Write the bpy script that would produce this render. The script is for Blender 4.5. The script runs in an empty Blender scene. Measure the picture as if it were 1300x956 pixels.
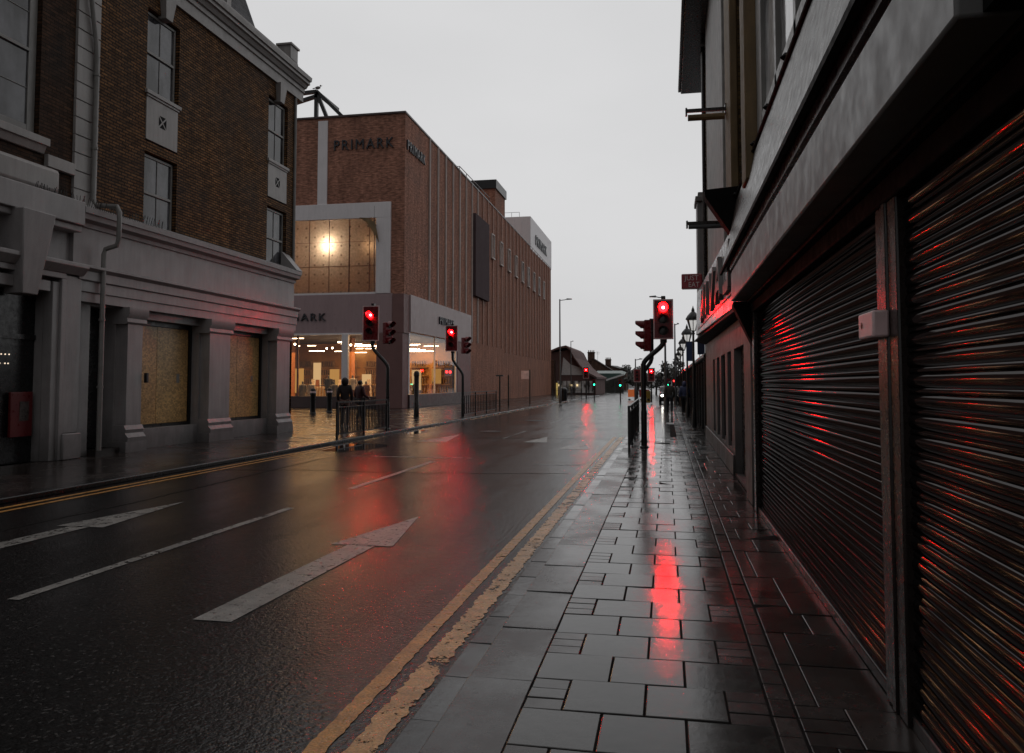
import bpy, bmesh, math, random
from mathutils import Vector, Matrix
random.seed(7)
PI = math.pi
R = math.radians
scene = bpy.context.scene
COL = scene.collection

# ------------------------------------------------------------------ materials
def new_mat(name):
    m = bpy.data.materials.new(name); m.use_nodes = True
    nt = m.node_tree; nt.nodes.clear()
    out = nt.nodes.new('ShaderNodeOutputMaterial')
    return m, nt, out

class NT:
    """small helper around a node tree"""
    def __init__(s, nt): s.t = nt
    def n(s, typ, **k):
        nd = s.t.nodes.new(typ)
        for a, v in k.items(): setattr(nd, a, v)
        return nd
    def l(s, a, b): s.t.links.new(a, b)
    def val(s, sock, v):
        if hasattr(v, 'is_output'): s.l(v, sock)
        else: sock.default_value = v
    def math(s, op, a, b=0.0, clamp=False):
        nd = s.n('ShaderNodeMath', operation=op); nd.use_clamp = clamp
        s.val(nd.inputs[0], a); s.val(nd.inputs[1], b); return nd.outputs[0]
    def mix(s, fac, a, b):
        nd = s.n('ShaderNodeMix', data_type='RGBA')
        s.val(nd.inputs[0], fac); s.val(nd.inputs[6], c4(a)); s.val(nd.inputs[7], c4(b)); return nd.outputs[2]
    def mixf(s, fac, a, b):
        nd = s.n('ShaderNodeMix', data_type='FLOAT')
        s.val(nd.inputs[0], fac); s.val(nd.inputs[2], a); s.val(nd.inputs[3], b); return nd.outputs[0]
    def noise(s, vec, scale, detail=4, rough=.55):
        nd = s.n('ShaderNodeTexNoise'); s.l(vec, nd.inputs['Vector'])
        nd.inputs['Scale'].default_value = scale; nd.inputs['Detail'].default_value = detail
        nd.inputs['Roughness'].default_value = rough; return nd.outputs['Fac']
    def ramp(s, fac, p0, p1, v0=0.0, v1=1.0):
        nd = s.n('ShaderNodeMapRange'); s.l(fac, nd.inputs[0]); nd.clamp = True
        for i, v in enumerate((p0, p1, v0, v1)): nd.inputs[i + 1].default_value = v
        return nd.outputs[0]
    def scalev(s, vec, sc):
        nd = s.n('ShaderNodeMapping'); s.l(vec, nd.inputs[0]); nd.inputs['Scale'].default_value = sc; return nd.outputs[0]
    def pos(s): return s.n('ShaderNodeNewGeometry').outputs['Position']
    def obj(s): return s.n('ShaderNodeTexCoord').outputs['Object']
    def bump(s, h, strength, dist, normal=None):
        nd = s.n('ShaderNodeBump'); s.l(h, nd.inputs['Height'])
        nd.inputs['Strength'].default_value = strength; nd.inputs['Distance'].default_value = dist
        if normal is not None: s.l(normal, nd.inputs['Normal'])
        return nd.outputs[0]

def c4(c):
    if hasattr(c, 'is_output'): return c
    return (c[0], c[1], c[2], 1.0)

def pbsdf(N, col, rough, metal=0.0, spec=0.5, normal=None, coat=0.0, coat_rough=.1):
    b = N.n('ShaderNodeBsdfPrincipled')
    N.val(b.inputs['Base Color'], c4(col)); N.val(b.inputs['Roughness'], rough)
    N.val(b.inputs['Metallic'], metal); N.val(b.inputs['Specular IOR Level'], spec)
    if coat: N.val(b.inputs['Coat Weight'], coat); N.val(b.inputs['Coat Roughness'], coat_rough)
    if normal is not None: N.l(normal, b.inputs['Normal'])
    return b

def M_plain(name, col, rough=.5, metal=0.0, var=.25, scale=3.0, bump=0.0, bscale=40, streak=False, local=False, spec=.5, coat=0.0):
    """painted / metal / plastic surface with uneven tone, faint dirt and bump"""
    m, nt, out = new_mat(name); N = NT(nt)
    p = N.obj() if local else N.pos()
    f = N.noise(p, scale, 5, .6)
    if streak:
        f2 = N.noise(N.scalev(p, (3, 3, .35)), 2.2, 5, .65)
        f = N.math('MULTIPLY', N.math('ADD', f, f2), .5)
    k = N.ramp(f, .3, .7, 1 - var, 1 + var * .6)
    c = N.n('ShaderNodeVectorMath', operation='SCALE'); c.inputs[0].default_value = col; N.l(k, c.inputs['Scale'])
    if streak:
        sz = N.n('ShaderNodeSeparateXYZ'); N.l(p, sz.inputs[0])
        gz = N.ramp(N.math('ADD', sz.outputs[2], N.math('MULTIPLY', N.noise(p, 2.5, 5, .7), -.9)), -.45, .35, .45, 1.0)
        sp_ = N.ramp(N.noise(p, 26, 4, .7), .28, .40, .72, 1.0)
        k = N.math('MULTIPLY', N.math('MULTIPLY', k, gz), sp_)
        c = N.n('ShaderNodeVectorMath', operation='SCALE'); c.inputs[0].default_value = col; N.l(k, c.inputs['Scale'])
    r = N.ramp(N.noise(p, scale * 4, 3), .3, .7, max(.03, rough - .1), min(1, rough + .1))
    nrm = N.bump(N.noise(p, bscale, 3), bump, .01) if bump else None
    b = pbsdf(N, c.outputs[0], r, metal, spec, nrm, coat)
    N.l(b.outputs[0], out.inputs[0]); return m

def wall_uv(N, p):
    g = N.n('ShaderNodeNewGeometry'); sx = N.n('ShaderNodeSeparateXYZ'); N.l(g.outputs['True Normal'], sx.inputs[0])
    isx = N.math('GREATER_THAN', N.math('ABSOLUTE', sx.outputs[0]), .6)
    ps = N.n('ShaderNodeSeparateXYZ'); N.l(p, ps.inputs[0])
    u = N.mixf(isx, ps.outputs[0], ps.outputs[1])
    cb = N.n('ShaderNodeCombineXYZ'); N.l(u, cb.inputs[0]); N.l(ps.outputs[2], cb.inputs[1])
    return cb.outputs[0], u, ps.outputs[2]

def M_brick(name, c1, c2, mortar, bw=.225, bh=.075, ms=.011, rough=.75, stain=.45, bump=.5):
    m, nt, out = new_mat(name); N = NT(nt); p = N.pos()
    uv, u, z = wall_uv(N, p)
    t = N.n('ShaderNodeTexBrick'); N.l(uv, t.inputs['Vector'])
    t.inputs['Scale'].default_value = 1; t.inputs['Brick Width'].default_value = bw; t.inputs['Row Height'].default_value = bh
    t.inputs['Mortar Size'].default_value = ms; t.inputs['Mortar Smooth'].default_value = .25; t.inputs['Bias'].default_value = -.1
    t.inputs['Color1'].default_value = c4(c1); t.inputs['Color2'].default_value = c4(c2); t.inputs['Mortar'].default_value = c4(mortar)
    # per-brick tint from a cell noise that follows the courses
    cell = N.n('ShaderNodeTexNoise'); N.l(N.scalev(uv, (3.1, 10.5, 1)), cell.inputs['Vector']); cell.inputs['Scale'].default_value = 1.0; cell.inputs['Detail'].default_value = 2
    k0 = N.ramp(cell.outputs['Fac'], .35, .68, .62, 1.35)
    big = N.noise(p, .55, 6, .65); k1 = N.ramp(big, .3, .7, 1 - stain, 1 + stain * .5)
    st = N.noise(N.scalev(p, (2.0, 2.0, .18)), 1.0, 5, .7); k2 = N.ramp(st, .35, .65, .75, 1.15)
    k = N.math('MULTIPLY', N.math('MULTIPLY', k0, k1), k2)
    c = N.n('ShaderNodeVectorMath', operation='SCALE'); N.l(t.outputs['Color'], c.inputs[0]); N.l(k, c.inputs['Scale'])
    h = N.math('SUBTRACT', 1.0, t.outputs['Fac'])
    h = N.math('ADD', h, N.math('MULTIPLY', N.noise(p, 45, 3), .4))
    b = pbsdf(N, c.outputs[0], N.ramp(big, .3, .7, rough - .1, rough + .15), 0, .15, N.bump(h, bump, .012))
    N.l(b.outputs[0], out.inputs[0]); return m

def M_emit(name, col, s):
    m, nt, out = new_mat(name); N = NT(nt)
    e = N.n('ShaderNodeEmission'); e.inputs[0].default_value = c4(col); e.inputs[1].default_value = s
    N.l(e.outputs[0], out.inputs[0]); return m

def M_glass(name, tint=(.85, .85, .85), base=.08, rough=.02):
    m, nt, out = new_mat(name); N = NT(nt)
    tr = N.n('ShaderNodeBsdfTransparent'); tr.inputs[0].default_value = c4(tint)
    gl = N.n('ShaderNodeBsdfGlossy'); gl.inputs['Roughness'].default_value = rough
    fr = N.n('ShaderNodeFresnel'); fr.inputs[0].default_value = 1.5
    f = N.math('ADD', fr.outputs[0], base, True)
    N.l(N.bump(N.noise(N.pos(), .8, 2), .03, .1), gl.inputs['Normal'])
    mx = N.n('ShaderNodeMixShader'); N.l(f, mx.inputs[0]); N.l(tr.outputs[0], mx.inputs[1]); N.l(gl.outputs[0], mx.inputs[2])
    N.l(mx.outputs[0], out.inputs[0]); return m

def M_window(name, col=(.05, .05, .055)):
    """window pane: base colour mottled dark to pale, glossy front"""
    m, nt, out = new_mat(name); N = NT(nt); p = N.pos()
    f = N.noise(N.scalev(p, (1, 1.2, .5)), 1.1, 3); f2 = N.noise(p, 5, 4)
    k = N.math('MULTIPLY', N.ramp(f, .42, .58, .25, 2.3), N.ramp(f2, .3, .7, .8, 1.2))
    c = N.n('ShaderNodeVectorMath', operation='SCALE'); c.inputs[0].default_value = col; N.l(k, c.inputs['Scale'])
    b = pbsdf(N, c.outputs[0], .06, 0, .6, N.bump(N.noise(p, 1.5, 2), .06, .1))
    N.l(b.outputs[0], out.inputs[0]); return m

def M_asphalt(name, base=.028):
    m, nt, out = new_mat(name); N = NT(nt); p = N.pos()
    v = N.n('ShaderNodeTexVoronoi'); N.l(p, v.inputs['Vector']); v.inputs['Scale'].default_value = 62
    v2 = N.n('ShaderNodeTexVoronoi'); N.l(p, v2.inputs['Vector']); v2.inputs['Scale'].default_value = 27
    clump = N.noise(p, 24, 5, .7); mid = N.noise(p, 7, 5, .6); big = N.noise(N.scalev(p, (1, .35, 1)), .7, 5, .6)
    wear = N.noise(N.scalev(p, (1.3, .08, 1)), 1.0, 4, .6)
    wet = N.ramp(N.math('ADD', N.math('MULTIPLY', big, .6), N.math('MULTIPLY', wear, .4)), .40, .62, 0, 1)
    sc = N.n('ShaderNodeSeparateColor'); N.l(v.outputs['Color'], sc.inputs[0])
    col = N.mix(N.ramp(v.outputs['Distance'], .1, .6, 0, 1), (base * 1.8, base * 1.7, base * 1.65), (base * .25, base * .24, base * .24))
    col = N.mix(N.ramp(clump, .44, .56), (base * .12, base * .11, base * .11), col)
    col = N.mix(N.ramp(N.noise(p, 2.6, 6, .75), .36, .50, .75, 0), col, (base * .15, base * .14, base * .14))
    col = N.mix(N.math('GREATER_THAN', sc.outputs[0], .955), col, (base * 5, base * 4.7, base * 4.5))
    r = N.math('ADD', N.mixf(wet, .17, .10), N.ramp(mid, .3, .7, -.02, .05))
    h = N.math('ADD', N.math('MULTIPLY', N.math('SUBTRACT', 1.0, v.outputs['Distance']), .45), N.math('MULTIPLY', N.math('SUBTRACT', 1.0, v2.outputs['Distance']), .6))
    h = N.math('ADD', h, N.math('MULTIPLY', clump, 1.1)); h = N.math('ADD', h, N.math('MULTIPLY', mid, .8))
    hh = N.math('MULTIPLY', h, N.mixf(wet, 1.0, .55))
    b = pbsdf(N, col, r, 0, N.mixf(wet, .16, .40), N.bump(hh, .42, .011))
    N.l(b.outputs[0], out.inputs[0]); return m

def M_paving(name, col, rough=(.13, .34), brick=None, bump=.25, var=.3, scale=1.3):
    """wet concrete / stone; optional slab joints (for the side that is far from the lens)"""
    m, nt, out = new_mat(name); N = NT(nt); p = N.pos()
    big = N.noise(p, scale, 5, .6); mid = N.noise(p, 14, 4, .6); fine = N.noise(p, 160, 2)
    k = N.math('MULTIPLY', N.ramp(big, .3, .7, 1 - var, 1 + var), N.ramp(mid, .3, .7, .82, 1.15))
    k = N.math('MULTIPLY', k, N.ramp(fine, .3, .7, .85, 1.12))
    gum = N.n('ShaderNodeTexVoronoi'); N.l(p, gum.inputs['Vector']); gum.inputs['Scale'].default_value = 5.5
    k = N.math('MULTIPLY', k, N.ramp(gum.outputs['Distance'], .07, .10, .5, 1.0))
    k = N.math('MULTIPLY', k, N.ramp(N.noise(p, 3.2, 6, .75), .36, .5, .55, 1.0))
    h = N.math('ADD', N.math('MULTIPLY', mid, .5), N.math('MULTIPLY', fine, .18))
    wet = N.ramp(N.noise(p, .9, 4, .6), .38, .62)
    c = N.n('ShaderNodeVectorMath', operation='SCALE'); N.l(k, c.inputs['Scale'])
    # every slab its own tone
    oi = N.n('ShaderNodeAttribute', attribute_name='slab_tone'); 
    if brick:
        ps = N.n('ShaderNodeSeparateXYZ'); N.l(p, ps.inputs[0]); cb = N.n('ShaderNodeCombineXYZ')
        N.l(ps.outputs[0], cb.inputs[0]); N.l(ps.outputs[1], cb.inputs[1])
        t = N.n('ShaderNodeTexBrick'); N.l(cb.outputs[0], t.inputs['Vector']); t.inputs['Scale'].default_value = 1
        t.inputs['Brick Width'].default_value = brick[0]; t.inputs['Row Height'].default_value = brick[1]; t.inputs['Mortar Size'].default_value = .012
        t.inputs['Color1'].default_value = c4(col); t.inputs['Color2'].default_value = c4([x * .7 for x in col]); t.inputs['Mortar'].default_value = c4([x * .3 for x in col])
        N.l(t.outputs['Color'], c.inputs[0]); h = N.math('ADD', h, N.math('MULTIPLY', N.math('SUBTRACT', 1.0, t.outputs['Fac']), .6))
        cc = c.outputs[0]
    else:
        c.inputs[0].default_value = col
        t2 = N.math('ADD', 1.0, oi.outputs['Fac']); c2 = N.n('ShaderNodeVectorMath', operation='SCALE'); N.l(c.outputs[0], c2.inputs[0]); N.l(t2, c2.inputs['Scale']); cc = c2.outputs[0]
    r = N.math('ADD', N.mixf(wet, rough[1], rough[0]), N.ramp(mid, .3, .7, -.03, .05))
    b = pbsdf(N, cc, r, 0, .36, N.bump(h, bump, .01))
    N.l(b.outputs[0], out.inputs[0]); return m

def M_paint(name, col, wear=.5, edge=.0, rough=.32, wscale=7.0):
    """worn thermoplastic road paint: holes open to the asphalt below"""
    m, nt, out = new_mat(name); N = NT(nt); p = N.pos()
    a = N.noise(p, wscale, 6, .72); bq = N.noise(p, 38, 4, .7); d = N.noise(N.scalev(p, (1, .2, 1)), 1.2, 3)
    f = N.math('ADD', N.math('MULTIPLY', a, .6), N.math('ADD', N.math('MULTIPLY', bq, .25), N.math('MULTIPLY', d, .25)))
    hole = N.ramp(f, wear + .1, wear + .135, 0, 1)
    k = N.ramp(N.noise(p, 5, 6, .7), .3, .7, .55, 1.2); k2 = N.ramp(N.noise(p, 70, 2), .35, .65, .72, 1.15)
    c = N.n('ShaderNodeVectorMath', operation='SCALE'); c.inputs[0].default_value = col; N.l(N.math('MULTIPLY', k, k2), c.inputs['Scale'])
    v = N.n('ShaderNodeTexVoronoi'); N.l(p, v.inputs['Vector']); v.inputs['Scale'].default_value = 70
    b = pbsdf(N, c.outputs[0], N.ramp(N.noise(p, 12, 3), .3, .7, rough - .1, rough + .12), 0, .5, N.bump(N.math('ADD', f, N.math('MULTIPLY', v.outputs['Distance'], -.5)), .5, .01))
    tr = N.n('ShaderNodeBsdfTransparent'); mx = N.n('ShaderNodeMixShader')
    N.l(hole, mx.inputs[0]); N.l(b.outputs[0], mx.inputs[1]); N.l(tr.outputs[0], mx.inputs[2]); N.l(mx.outputs[0], out.inputs[0]); return m

def M_osb(name):
    m, nt, out = new_mat(name); N = NT(nt); p = N.pos()
    v = N.n('ShaderNodeTexVoronoi'); N.l(N.scalev(p, (1, 1, 1.6)), v.inputs['Vector']); v.inputs['Scale'].default_value = 16
    s = N.n('ShaderNodeSeparateColor'); N.l(v.outputs['Color'], s.inputs[0])
    k = N.math('MULTIPLY', N.ramp(s.outputs[0], 0, 1, .6, 1.25), N.ramp(N.noise(p, 1.3, 4), .3, .7, .8, 1.15))
    c = N.n('ShaderNodeVectorMath', operation='SCALE'); c.inputs[0].default_value = (.52, .31, .12); N.l(k, c.inputs['Scale'])
    b = pbsdf(N, c.outputs[0], .32, 0, .5, N.bump(s.outputs[1], .25, .004)); N.l(b.outputs[0], out.inputs[0]); return m

def M_slate(name):
    return M_brick(name, (.045, .043, .05), (.07, .066, .075), (.015, .015, .016), .25, .16, .012, .5, .3, .5)

def M_film(name):
    """frosted shop-window film with rows of printed dots and squares; light inside glows through"""
    m, nt, out = new_mat(name); N = NT(nt); p = N.pos(); uv, u, z = wall_uv(N, p)
    def rep(x, s):
        return N.math('SUBTRACT', N.math('FRACT', N.math('DIVIDE', N.math('ADD', x, 100.0), s)), .5)
    du = N.math('MULTIPLY', rep(u, .62), .62); dz = N.math('MULTIPLY', rep(z, .62), .62)
    dist = N.math('SQRT', N.math('ADD', N.math('MULTIPLY', du, du), N.math('MULTIPLY', dz, dz)))
    dot = N.ramp(dist, .05, .09, .75, 0)
    keep = N.math('GREATER_THAN', N.noise(N.scalev(p, (.9, .9, .9)), 1.4, 1), .42)
    dot = N.math('MULTIPLY', dot, keep)
    fib = N.ramp(N.noise(p, 6, 4), .3, .7, .7, 1.1)
    c = N.mix(dot, (.50, .45, .43), (.12, .08, .07))
    cs = N.n('ShaderNodeVectorMath', operation='SCALE'); N.l(c, cs.inputs[0]); N.l(fib, cs.inputs['Scale'])
    tl = N.n('ShaderNodeBsdfTranslucent'); N.l(cs.outputs[0], tl.inputs[0])
    df = N.n('ShaderNodeBsdfDiffuse'); df.inputs[0].default_value = (.10, .085, .08, 1)
    gl = N.n('ShaderNodeBsdfGlossy'); gl.inputs['Roughness'].default_value = .08
    m1 = N.n('ShaderNodeMixShader'); m1.inputs[0].default_value = .35; N.l(tl.outputs[0], m1.inputs[1]); N.l(df.outputs[0], m1.inputs[2])
    fr = N.n('ShaderNodeFresnel'); fr.inputs[0].default_value = 1.45
    m2 = N.n('ShaderNodeMixShader'); N.l(fr.outputs[0], m2.inputs[0]); N.l(m1.outputs[0], m2.inputs[1]); N.l(gl.outputs[0], m2.inputs[2])
    N.l(m2.outputs[0], out.inputs[0]); return m

def M_leaf(name, col):
    m, nt, out = new_mat(name); N = NT(nt); p = N.pos()
    k = N.ramp(N.noise(p, .8, 4), .3, .7, .45, 1.5); c = N.n('ShaderNodeVectorMath', operation='SCALE'); c.inputs[0].default_value = col; N.l(k, c.inputs['Scale'])
    b = pbsdf(N, c.outputs[0], .7); N.l(b.outputs[0], out.inputs[0]); return m

def M_shutter(name):
    m, nt, out = new_mat(name); N = NT(nt); p = N.pos()
    g = N.noise(N.scalev(p, (1, .35, 5)), 2.2, 5, .65); d = N.noise(p, 30, 4, .65); st = N.noise(N.scalev(p, (1, 6, .25)), 1.3, 4, .6)
    k = N.math('MULTIPLY', N.ramp(g, .3, .7, .7, 1.3), N.ramp(st, .35, .65, .7, 1.25))
    c = N.n('ShaderNodeVectorMath', operation='SCALE'); c.inputs[0].default_value = (.0065, .0048, .0048); N.l(k, c.inputs['Scale'])
    r = N.math('ADD', N.ramp(d, .3, .7, .05, .075), N.ramp(st, .3, .7, -.01, .025))
    hb = N.noise(N.scalev(p, (1, .8, 1.5)), 2.0, 1)
    nb = N.bump(hb, .12, .008)
    df = N.n('ShaderNodeBsdfDiffuse'); N.l(c.outputs[0], df.inputs[0]); N.l(nb, df.inputs['Normal'])
    gl = N.n('ShaderNodeBsdfGlossy'); N.l(r, gl.inputs['Roughness']); N.l(nb, gl.inputs['Normal']); gl.inputs[0].default_value = (1, .95, .94, 1)
    fr = N.n('ShaderNodeFresnel'); fr.inputs[0].default_value = 1.35; N.l(nb, fr.inputs['Normal'])
    mx = N.n('ShaderNodeMixShader'); N.l(N.math('ADD', N.math('MULTIPLY', fr.outputs[0], .062), .013), mx.inputs[0]); N.l(df.outputs[0], mx.inputs[1]); N.l(gl.outputs[0], mx.inputs[2])
    N.l(mx.outputs[0], out.inputs[0]); return m

MT = {}
MT['asphalt'] = M_asphalt('wet_asphalt', .011)
MT['ground'] = M_asphalt('far_ground', .03)
MT['flag'] = M_paving('wet_concrete_flag', (.046, .043, .041), (.05, .125), None, .17)
MT['flag_dark'] = M_paving('wet_dark_slab', (.032, .026, .024), (.10, .28), None, .15)
MT['block'] = M_paving('wet_red_block', (.040, .033, .031), (.10, .28), None, .18)
MT['kerb'] = M_paving('wet_kerb_stone', (.062, .058, .057), (.12, .32), None, .3)
MT['channel'] = M_paving('wet_channel_stone', (.05, .048, .048), (.05, .24), None, .2)
MT['joint'] = M_plain('wet_joint', (.020, .018, .0175), .95, var=.4, scale=9, spec=.03)
MT['paving_left'] = M_paving('wet_block_paving', (.040, .032, .029), (.09, .30), (.42, .21), .4)
MT['kerb_dark'] = M_paving('wet_dark_kerb', (.022, .020, .020), (.15, .35), (.9, .9), .3)
MT['yellow'] = M_paint('worn_yellow_paint', (.62, .29, .07), .53)
MT['yellow_worn'] = M_paint('flaking_yellow_paint', (.70, .38, .15), .475, wscale=5.5)
MT['white'] = M_paint('worn_white_paint', (.30, .285, .265), .50)
MT['white_thin'] = M_paint('thin_white_paint', (.21, .20, .19), .46)
MT['brick_old'] = M_brick('stock_brick', (.26, .130, .056), (.115, .058, .028), (.035, .024, .017), ms=.016, stain=.5, bump=.9)
MT['brick_dark'] = M_brick('sooty_brick', (.085, .044, .026), (.045, .026, .018), (.024, .018, .014), stain=.5)
MT['brick_store'] = M_brick('red_brown_brick', (.50, .23, .155), (.37, .165, .115), (.31, .18, .14), stain=.28)  # red-brown brick, lifted and reddened to hold the lens flare veil
MT['brick_yellow'] = M_brick('yellow_brick', (.17, .105, .042), (.10, .062, .028), (.07, .05, .03), stain=.6)
MT['stucco'] = M_plain('grey_stucco', (.32, .30, .30), .42, var=.3, scale=1.4, bump=.12, bscale=30, streak=True)
MT['stucco_light'] = M_plain('pale_stucco', (.33, .31, .30), .45, var=.3, scale=1.6, bump=.12, bscale=30, streak=True)
MT['white_trim'] = M_plain('white_window_paint', (.21, .20, .19), .4, var=.2, scale=3)
MT['pane'] = M_window('sash_glass')
MT['pane_sky'] = M_window('pale_sky_glass', (.34, .34, .34))  # pale base colour stands in for reflected sky
MT['black'] = M_plain('black_paint', (.008, .008, .009), .35, var=.3)
MT['black_l'] = M_plain('black_powder_coat', (.011, .010, .010), .33, var=.3, local=True)
MT['black_red_glow'] = M_plain('signal_red_glow', (.19, .008, .013), .3, var=.2, local=True)  # black housing coloured maroon: the red lamp's glow is put into the colour
MT['dark_door'] = M_plain('dark_door_paint', (.012, .012, .013), .25, var=.4, scale=2)
MT['osb'] = M_osb('plywood_sheet')
MT['slate'] = M_slate('roof_slate')
MT['lead'] = M_plain('lead_sheet', (.055, .041, .034), .34, var=.8, scale=2.5, streak=True, bump=.1, bscale=12)
MT['store_white'] = M_plain('store_white_cladding', (.80, .755, .77), .4, var=.12, scale=.8, streak=True)
MT['store_pale'] = M_plain('store_pale_fascia', (.46, .37, .37), .5, var=.15, scale=.8, streak=True)
MT['store_grey'] = M_plain('store_grey_fascia', (.38, .265, .275), .35, var=.15, scale=.7, streak=True)
MT['store_dark'] = M_plain('store_dark_stone', (.075, .046, .046), .4, var=.25, scale=1.2)
MT['store_pier'] = M_plain('store_pier_stone', (.21, .115, .11), .5, var=.12, scale=1.2, spec=.25)
MT['banner'] = M_plain('dark_banner', (.10, .070, .076), .85, var=.1, scale=.5, spec=.1)
MT['fin'] = M_plain('white_fin', (.55, .47, .44), .5, var=.2)
MT['fin_brown'] = M_plain('brown_fin', (.46, .25, .19), .5, var=.2)
MT['letters'] = M_plain('dark_letters', (.022, .023, .032), .3, var=.2)
MT['glass'] = M_glass('shop_glass', (.9, .88, .85), .03)
MT['film'] = M_film('dotted_window_film')
MT['warm_wall'] = M_plain('shop_wall', (.55, .29, .09), .6, var=.35, scale=.7)
MT['shop_floor'] = M_plain('shop_floor', (.30, .22, .15), .3, var=.2, scale=1)
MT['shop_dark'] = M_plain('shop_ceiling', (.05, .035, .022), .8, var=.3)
MT['tube'] = M_emit('warm_tube', (1.0, .72, .46), 14)
MT['spot'] = M_emit('warm_spot', (1.0, .76, .5), 40)
MT['red_on'] = M_emit('red_lens_lit', (1.0, .005, .007), 1050)
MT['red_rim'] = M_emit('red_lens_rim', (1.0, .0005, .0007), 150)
MT['red_far'] = M_emit('red_lens_far', (1.0, .005, .007), 600)
MT['red_small'] = M_emit('red_small', (1.0, .02, .02), 9)
MT['green_on'] = M_emit('green_lens_lit', (.02, 1.0, .5), 7)
MT['white_on'] = M_emit('headlamp_lit', (1.0, .95, .86), 14)
MT['orange_on'] = M_emit('orange_glow', (1.0, .22, .04), 1.2)
MT['lens_off'] = M_plain('dark_lens', (.02, .012, .008), .15, local=True)
MT['board_white'] = M_plain('white_border', (.9, .66, .66), .4, local=True)
MT['steel'] = M_plain('galvanised_steel', (.10, .10, .105), .4, metal=.3, local=True)
MT['yellow_box'] = M_plain('yellow_plastic', (.42, .27, .03), .4, local=True)
MT['shutter'] = M_shutter('shutter_paint')
MT['rail_brown'] = M_plain('guide_rail_paint', (.022, .014, .012), .28, var=.4, scale=5, streak=True)
MT['fascia'] = M_plain('grey_fascia_metal', (.19, .187, .185), .40, var=.10, scale=1.5, bump=.05, bscale=160)
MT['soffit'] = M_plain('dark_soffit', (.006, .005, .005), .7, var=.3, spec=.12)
MT['dark_red'] = M_plain('dark_red_board', (.035, .008, .008), .3, var=.5, scale=3)
MT['render'] = M_plain('grey_render', (.17, .15, .145), .45, var=.3, scale=1.2, bump=.15, bscale=25, streak=True)
MT['peeling'] = M_plain('peeling_white_render', (.40, .385, .37), .55, var=.55, scale=4, streak=True, bump=.2, bscale=14)
MT['stone'] = M_plain('sandstone', (.22, .145, .07), .65, var=.5, scale=2.5, streak=True, bump=.2)
MT['sign_white'] = M_plain('glossy_sign_panel', (.36, .36, .37), .25, var=.15, scale=2)
MT['je_red'] = M_plain('red_sign', (.46, .055, .075), .3, var=.1)
MT['je_white'] = M_plain('sign_lettering', (.95, .86, .86), .4, var=.1)
MT['blue'] = M_plain('blue_sign', (.022, .040, .105), .35, var=.2)
MT['navy'] = M_plain('navy_paint', (.010, .012, .020), .3, var=.3)
MT['lamp_glass'] = M_glass('frosted_lamp_glass', (.93, .92, .9), .04, .2)
MT['poster_red'] = M_plain('red_poster', (.12, .008, .010), .35, var=.2)
MT['poster_print'] = M_plain('poster_print', (.07, .055, .05), .35, var=.9, scale=14)
MT['skin'] = M_plain('skin', (.30, .17, .12), .5, var=.1, local=True)
MT['hair'] = M_plain('dark_hair', (.012, .009, .008), .5, var=.3, local=True)
MT['coat_dark'] = M_plain('dark_coat', (.020, .011, .013), .75, var=.35, scale=6, local=True)
MT['coat_red'] = M_plain('maroon_coat', (.050, .008, .012), .7, var=.3, scale=6, local=True)
MT['coat_blue'] = M_plain('blue_jacket', (.045, .055, .13), .6, var=.3, scale=6, local=True)
MT['coat_green'] = M_plain('olive_coat', (.055, .046, .038), .75, var=.3, scale=6, local=True)
MT['trousers'] = M_plain('dark_trousers', (.022, .022, .026), .8, var=.3, scale=8, local=True)
MT['trousers_pale'] = M_plain('pale_trousers', (.13, .07, .06), .8, var=.3, scale=8, local=True)
MT['shoe_white'] = M_plain('white_trainers', (.5, .48, .46), .5, local=True)
MT['shoe_dark'] = M_plain('dark_shoes', (.012, .011, .011), .4, local=True)
for nm, cc in (('cloth_white', (.55, .50, .45)), ('cloth_beige', (.40, .26, .13)), ('cloth_grey', (.16, .15, .15)), ('cloth_black', (.025, .022, .022)), ('cloth_rust', (.30, .12, .05))):
    MT[nm] = M_plain(nm, cc, .8, var=.3, scale=5, local=True)
MT['canopy_green'] = M_plain('green_canopy', (.06, .11, .095), .4, var=.2, scale=1)
MT['brick_far'] = M_brick('far_brick', (.16, .085, .06), (.12, .065, .045), (.10, .07, .06))
MT['tile_far'] = M_brick('far_roof_tile', (.085, .056, .05), (.065, .042, .04), (.04, .03, .03), .3, .25, .02)  # roof tile tone raised so that mist sits in the colour
MT['far_white'] = M_plain('far_white_panel', (.7, .7, .7), .5, var=.15)
MT['far_maroon'] = M_plain('far_maroon_cladding', (.16, .095, .09), .9, var=.3, scale=.5)  # mist put into the colour: cladding made paler
MT['hill'] = M_leaf('wooded_hill', (.10, .095, .095))
MT['leaf'] = M_leaf('dark_foliage', (.045, .042, .036))  # both foliage colours lightened for distant mist
MT['leaf2'] = M_leaf('grey_green_foliage', (.075, .072, .065))
MT['bark'] = M_plain('bark', (.03, .024, .02), .8)
MT['car_paint'] = M_plain('dark_car_paint', (.015, .016, .02), .15, local=True, coat=.5)
MT['rubber'] = M_plain('rubber', (.01, .01, .01), .6, local=True)
m, nt, out = new_mat('puddle_water'); N = NT(nt)
b = pbsdf(N, (.012, .011, .011), .015, 0, .6, N.bump(N.noise(N.pos(), 3.0, 2), .03, .02)); N.l(b.outputs[0], out.inputs[0]); MT['water'] = m

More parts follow.
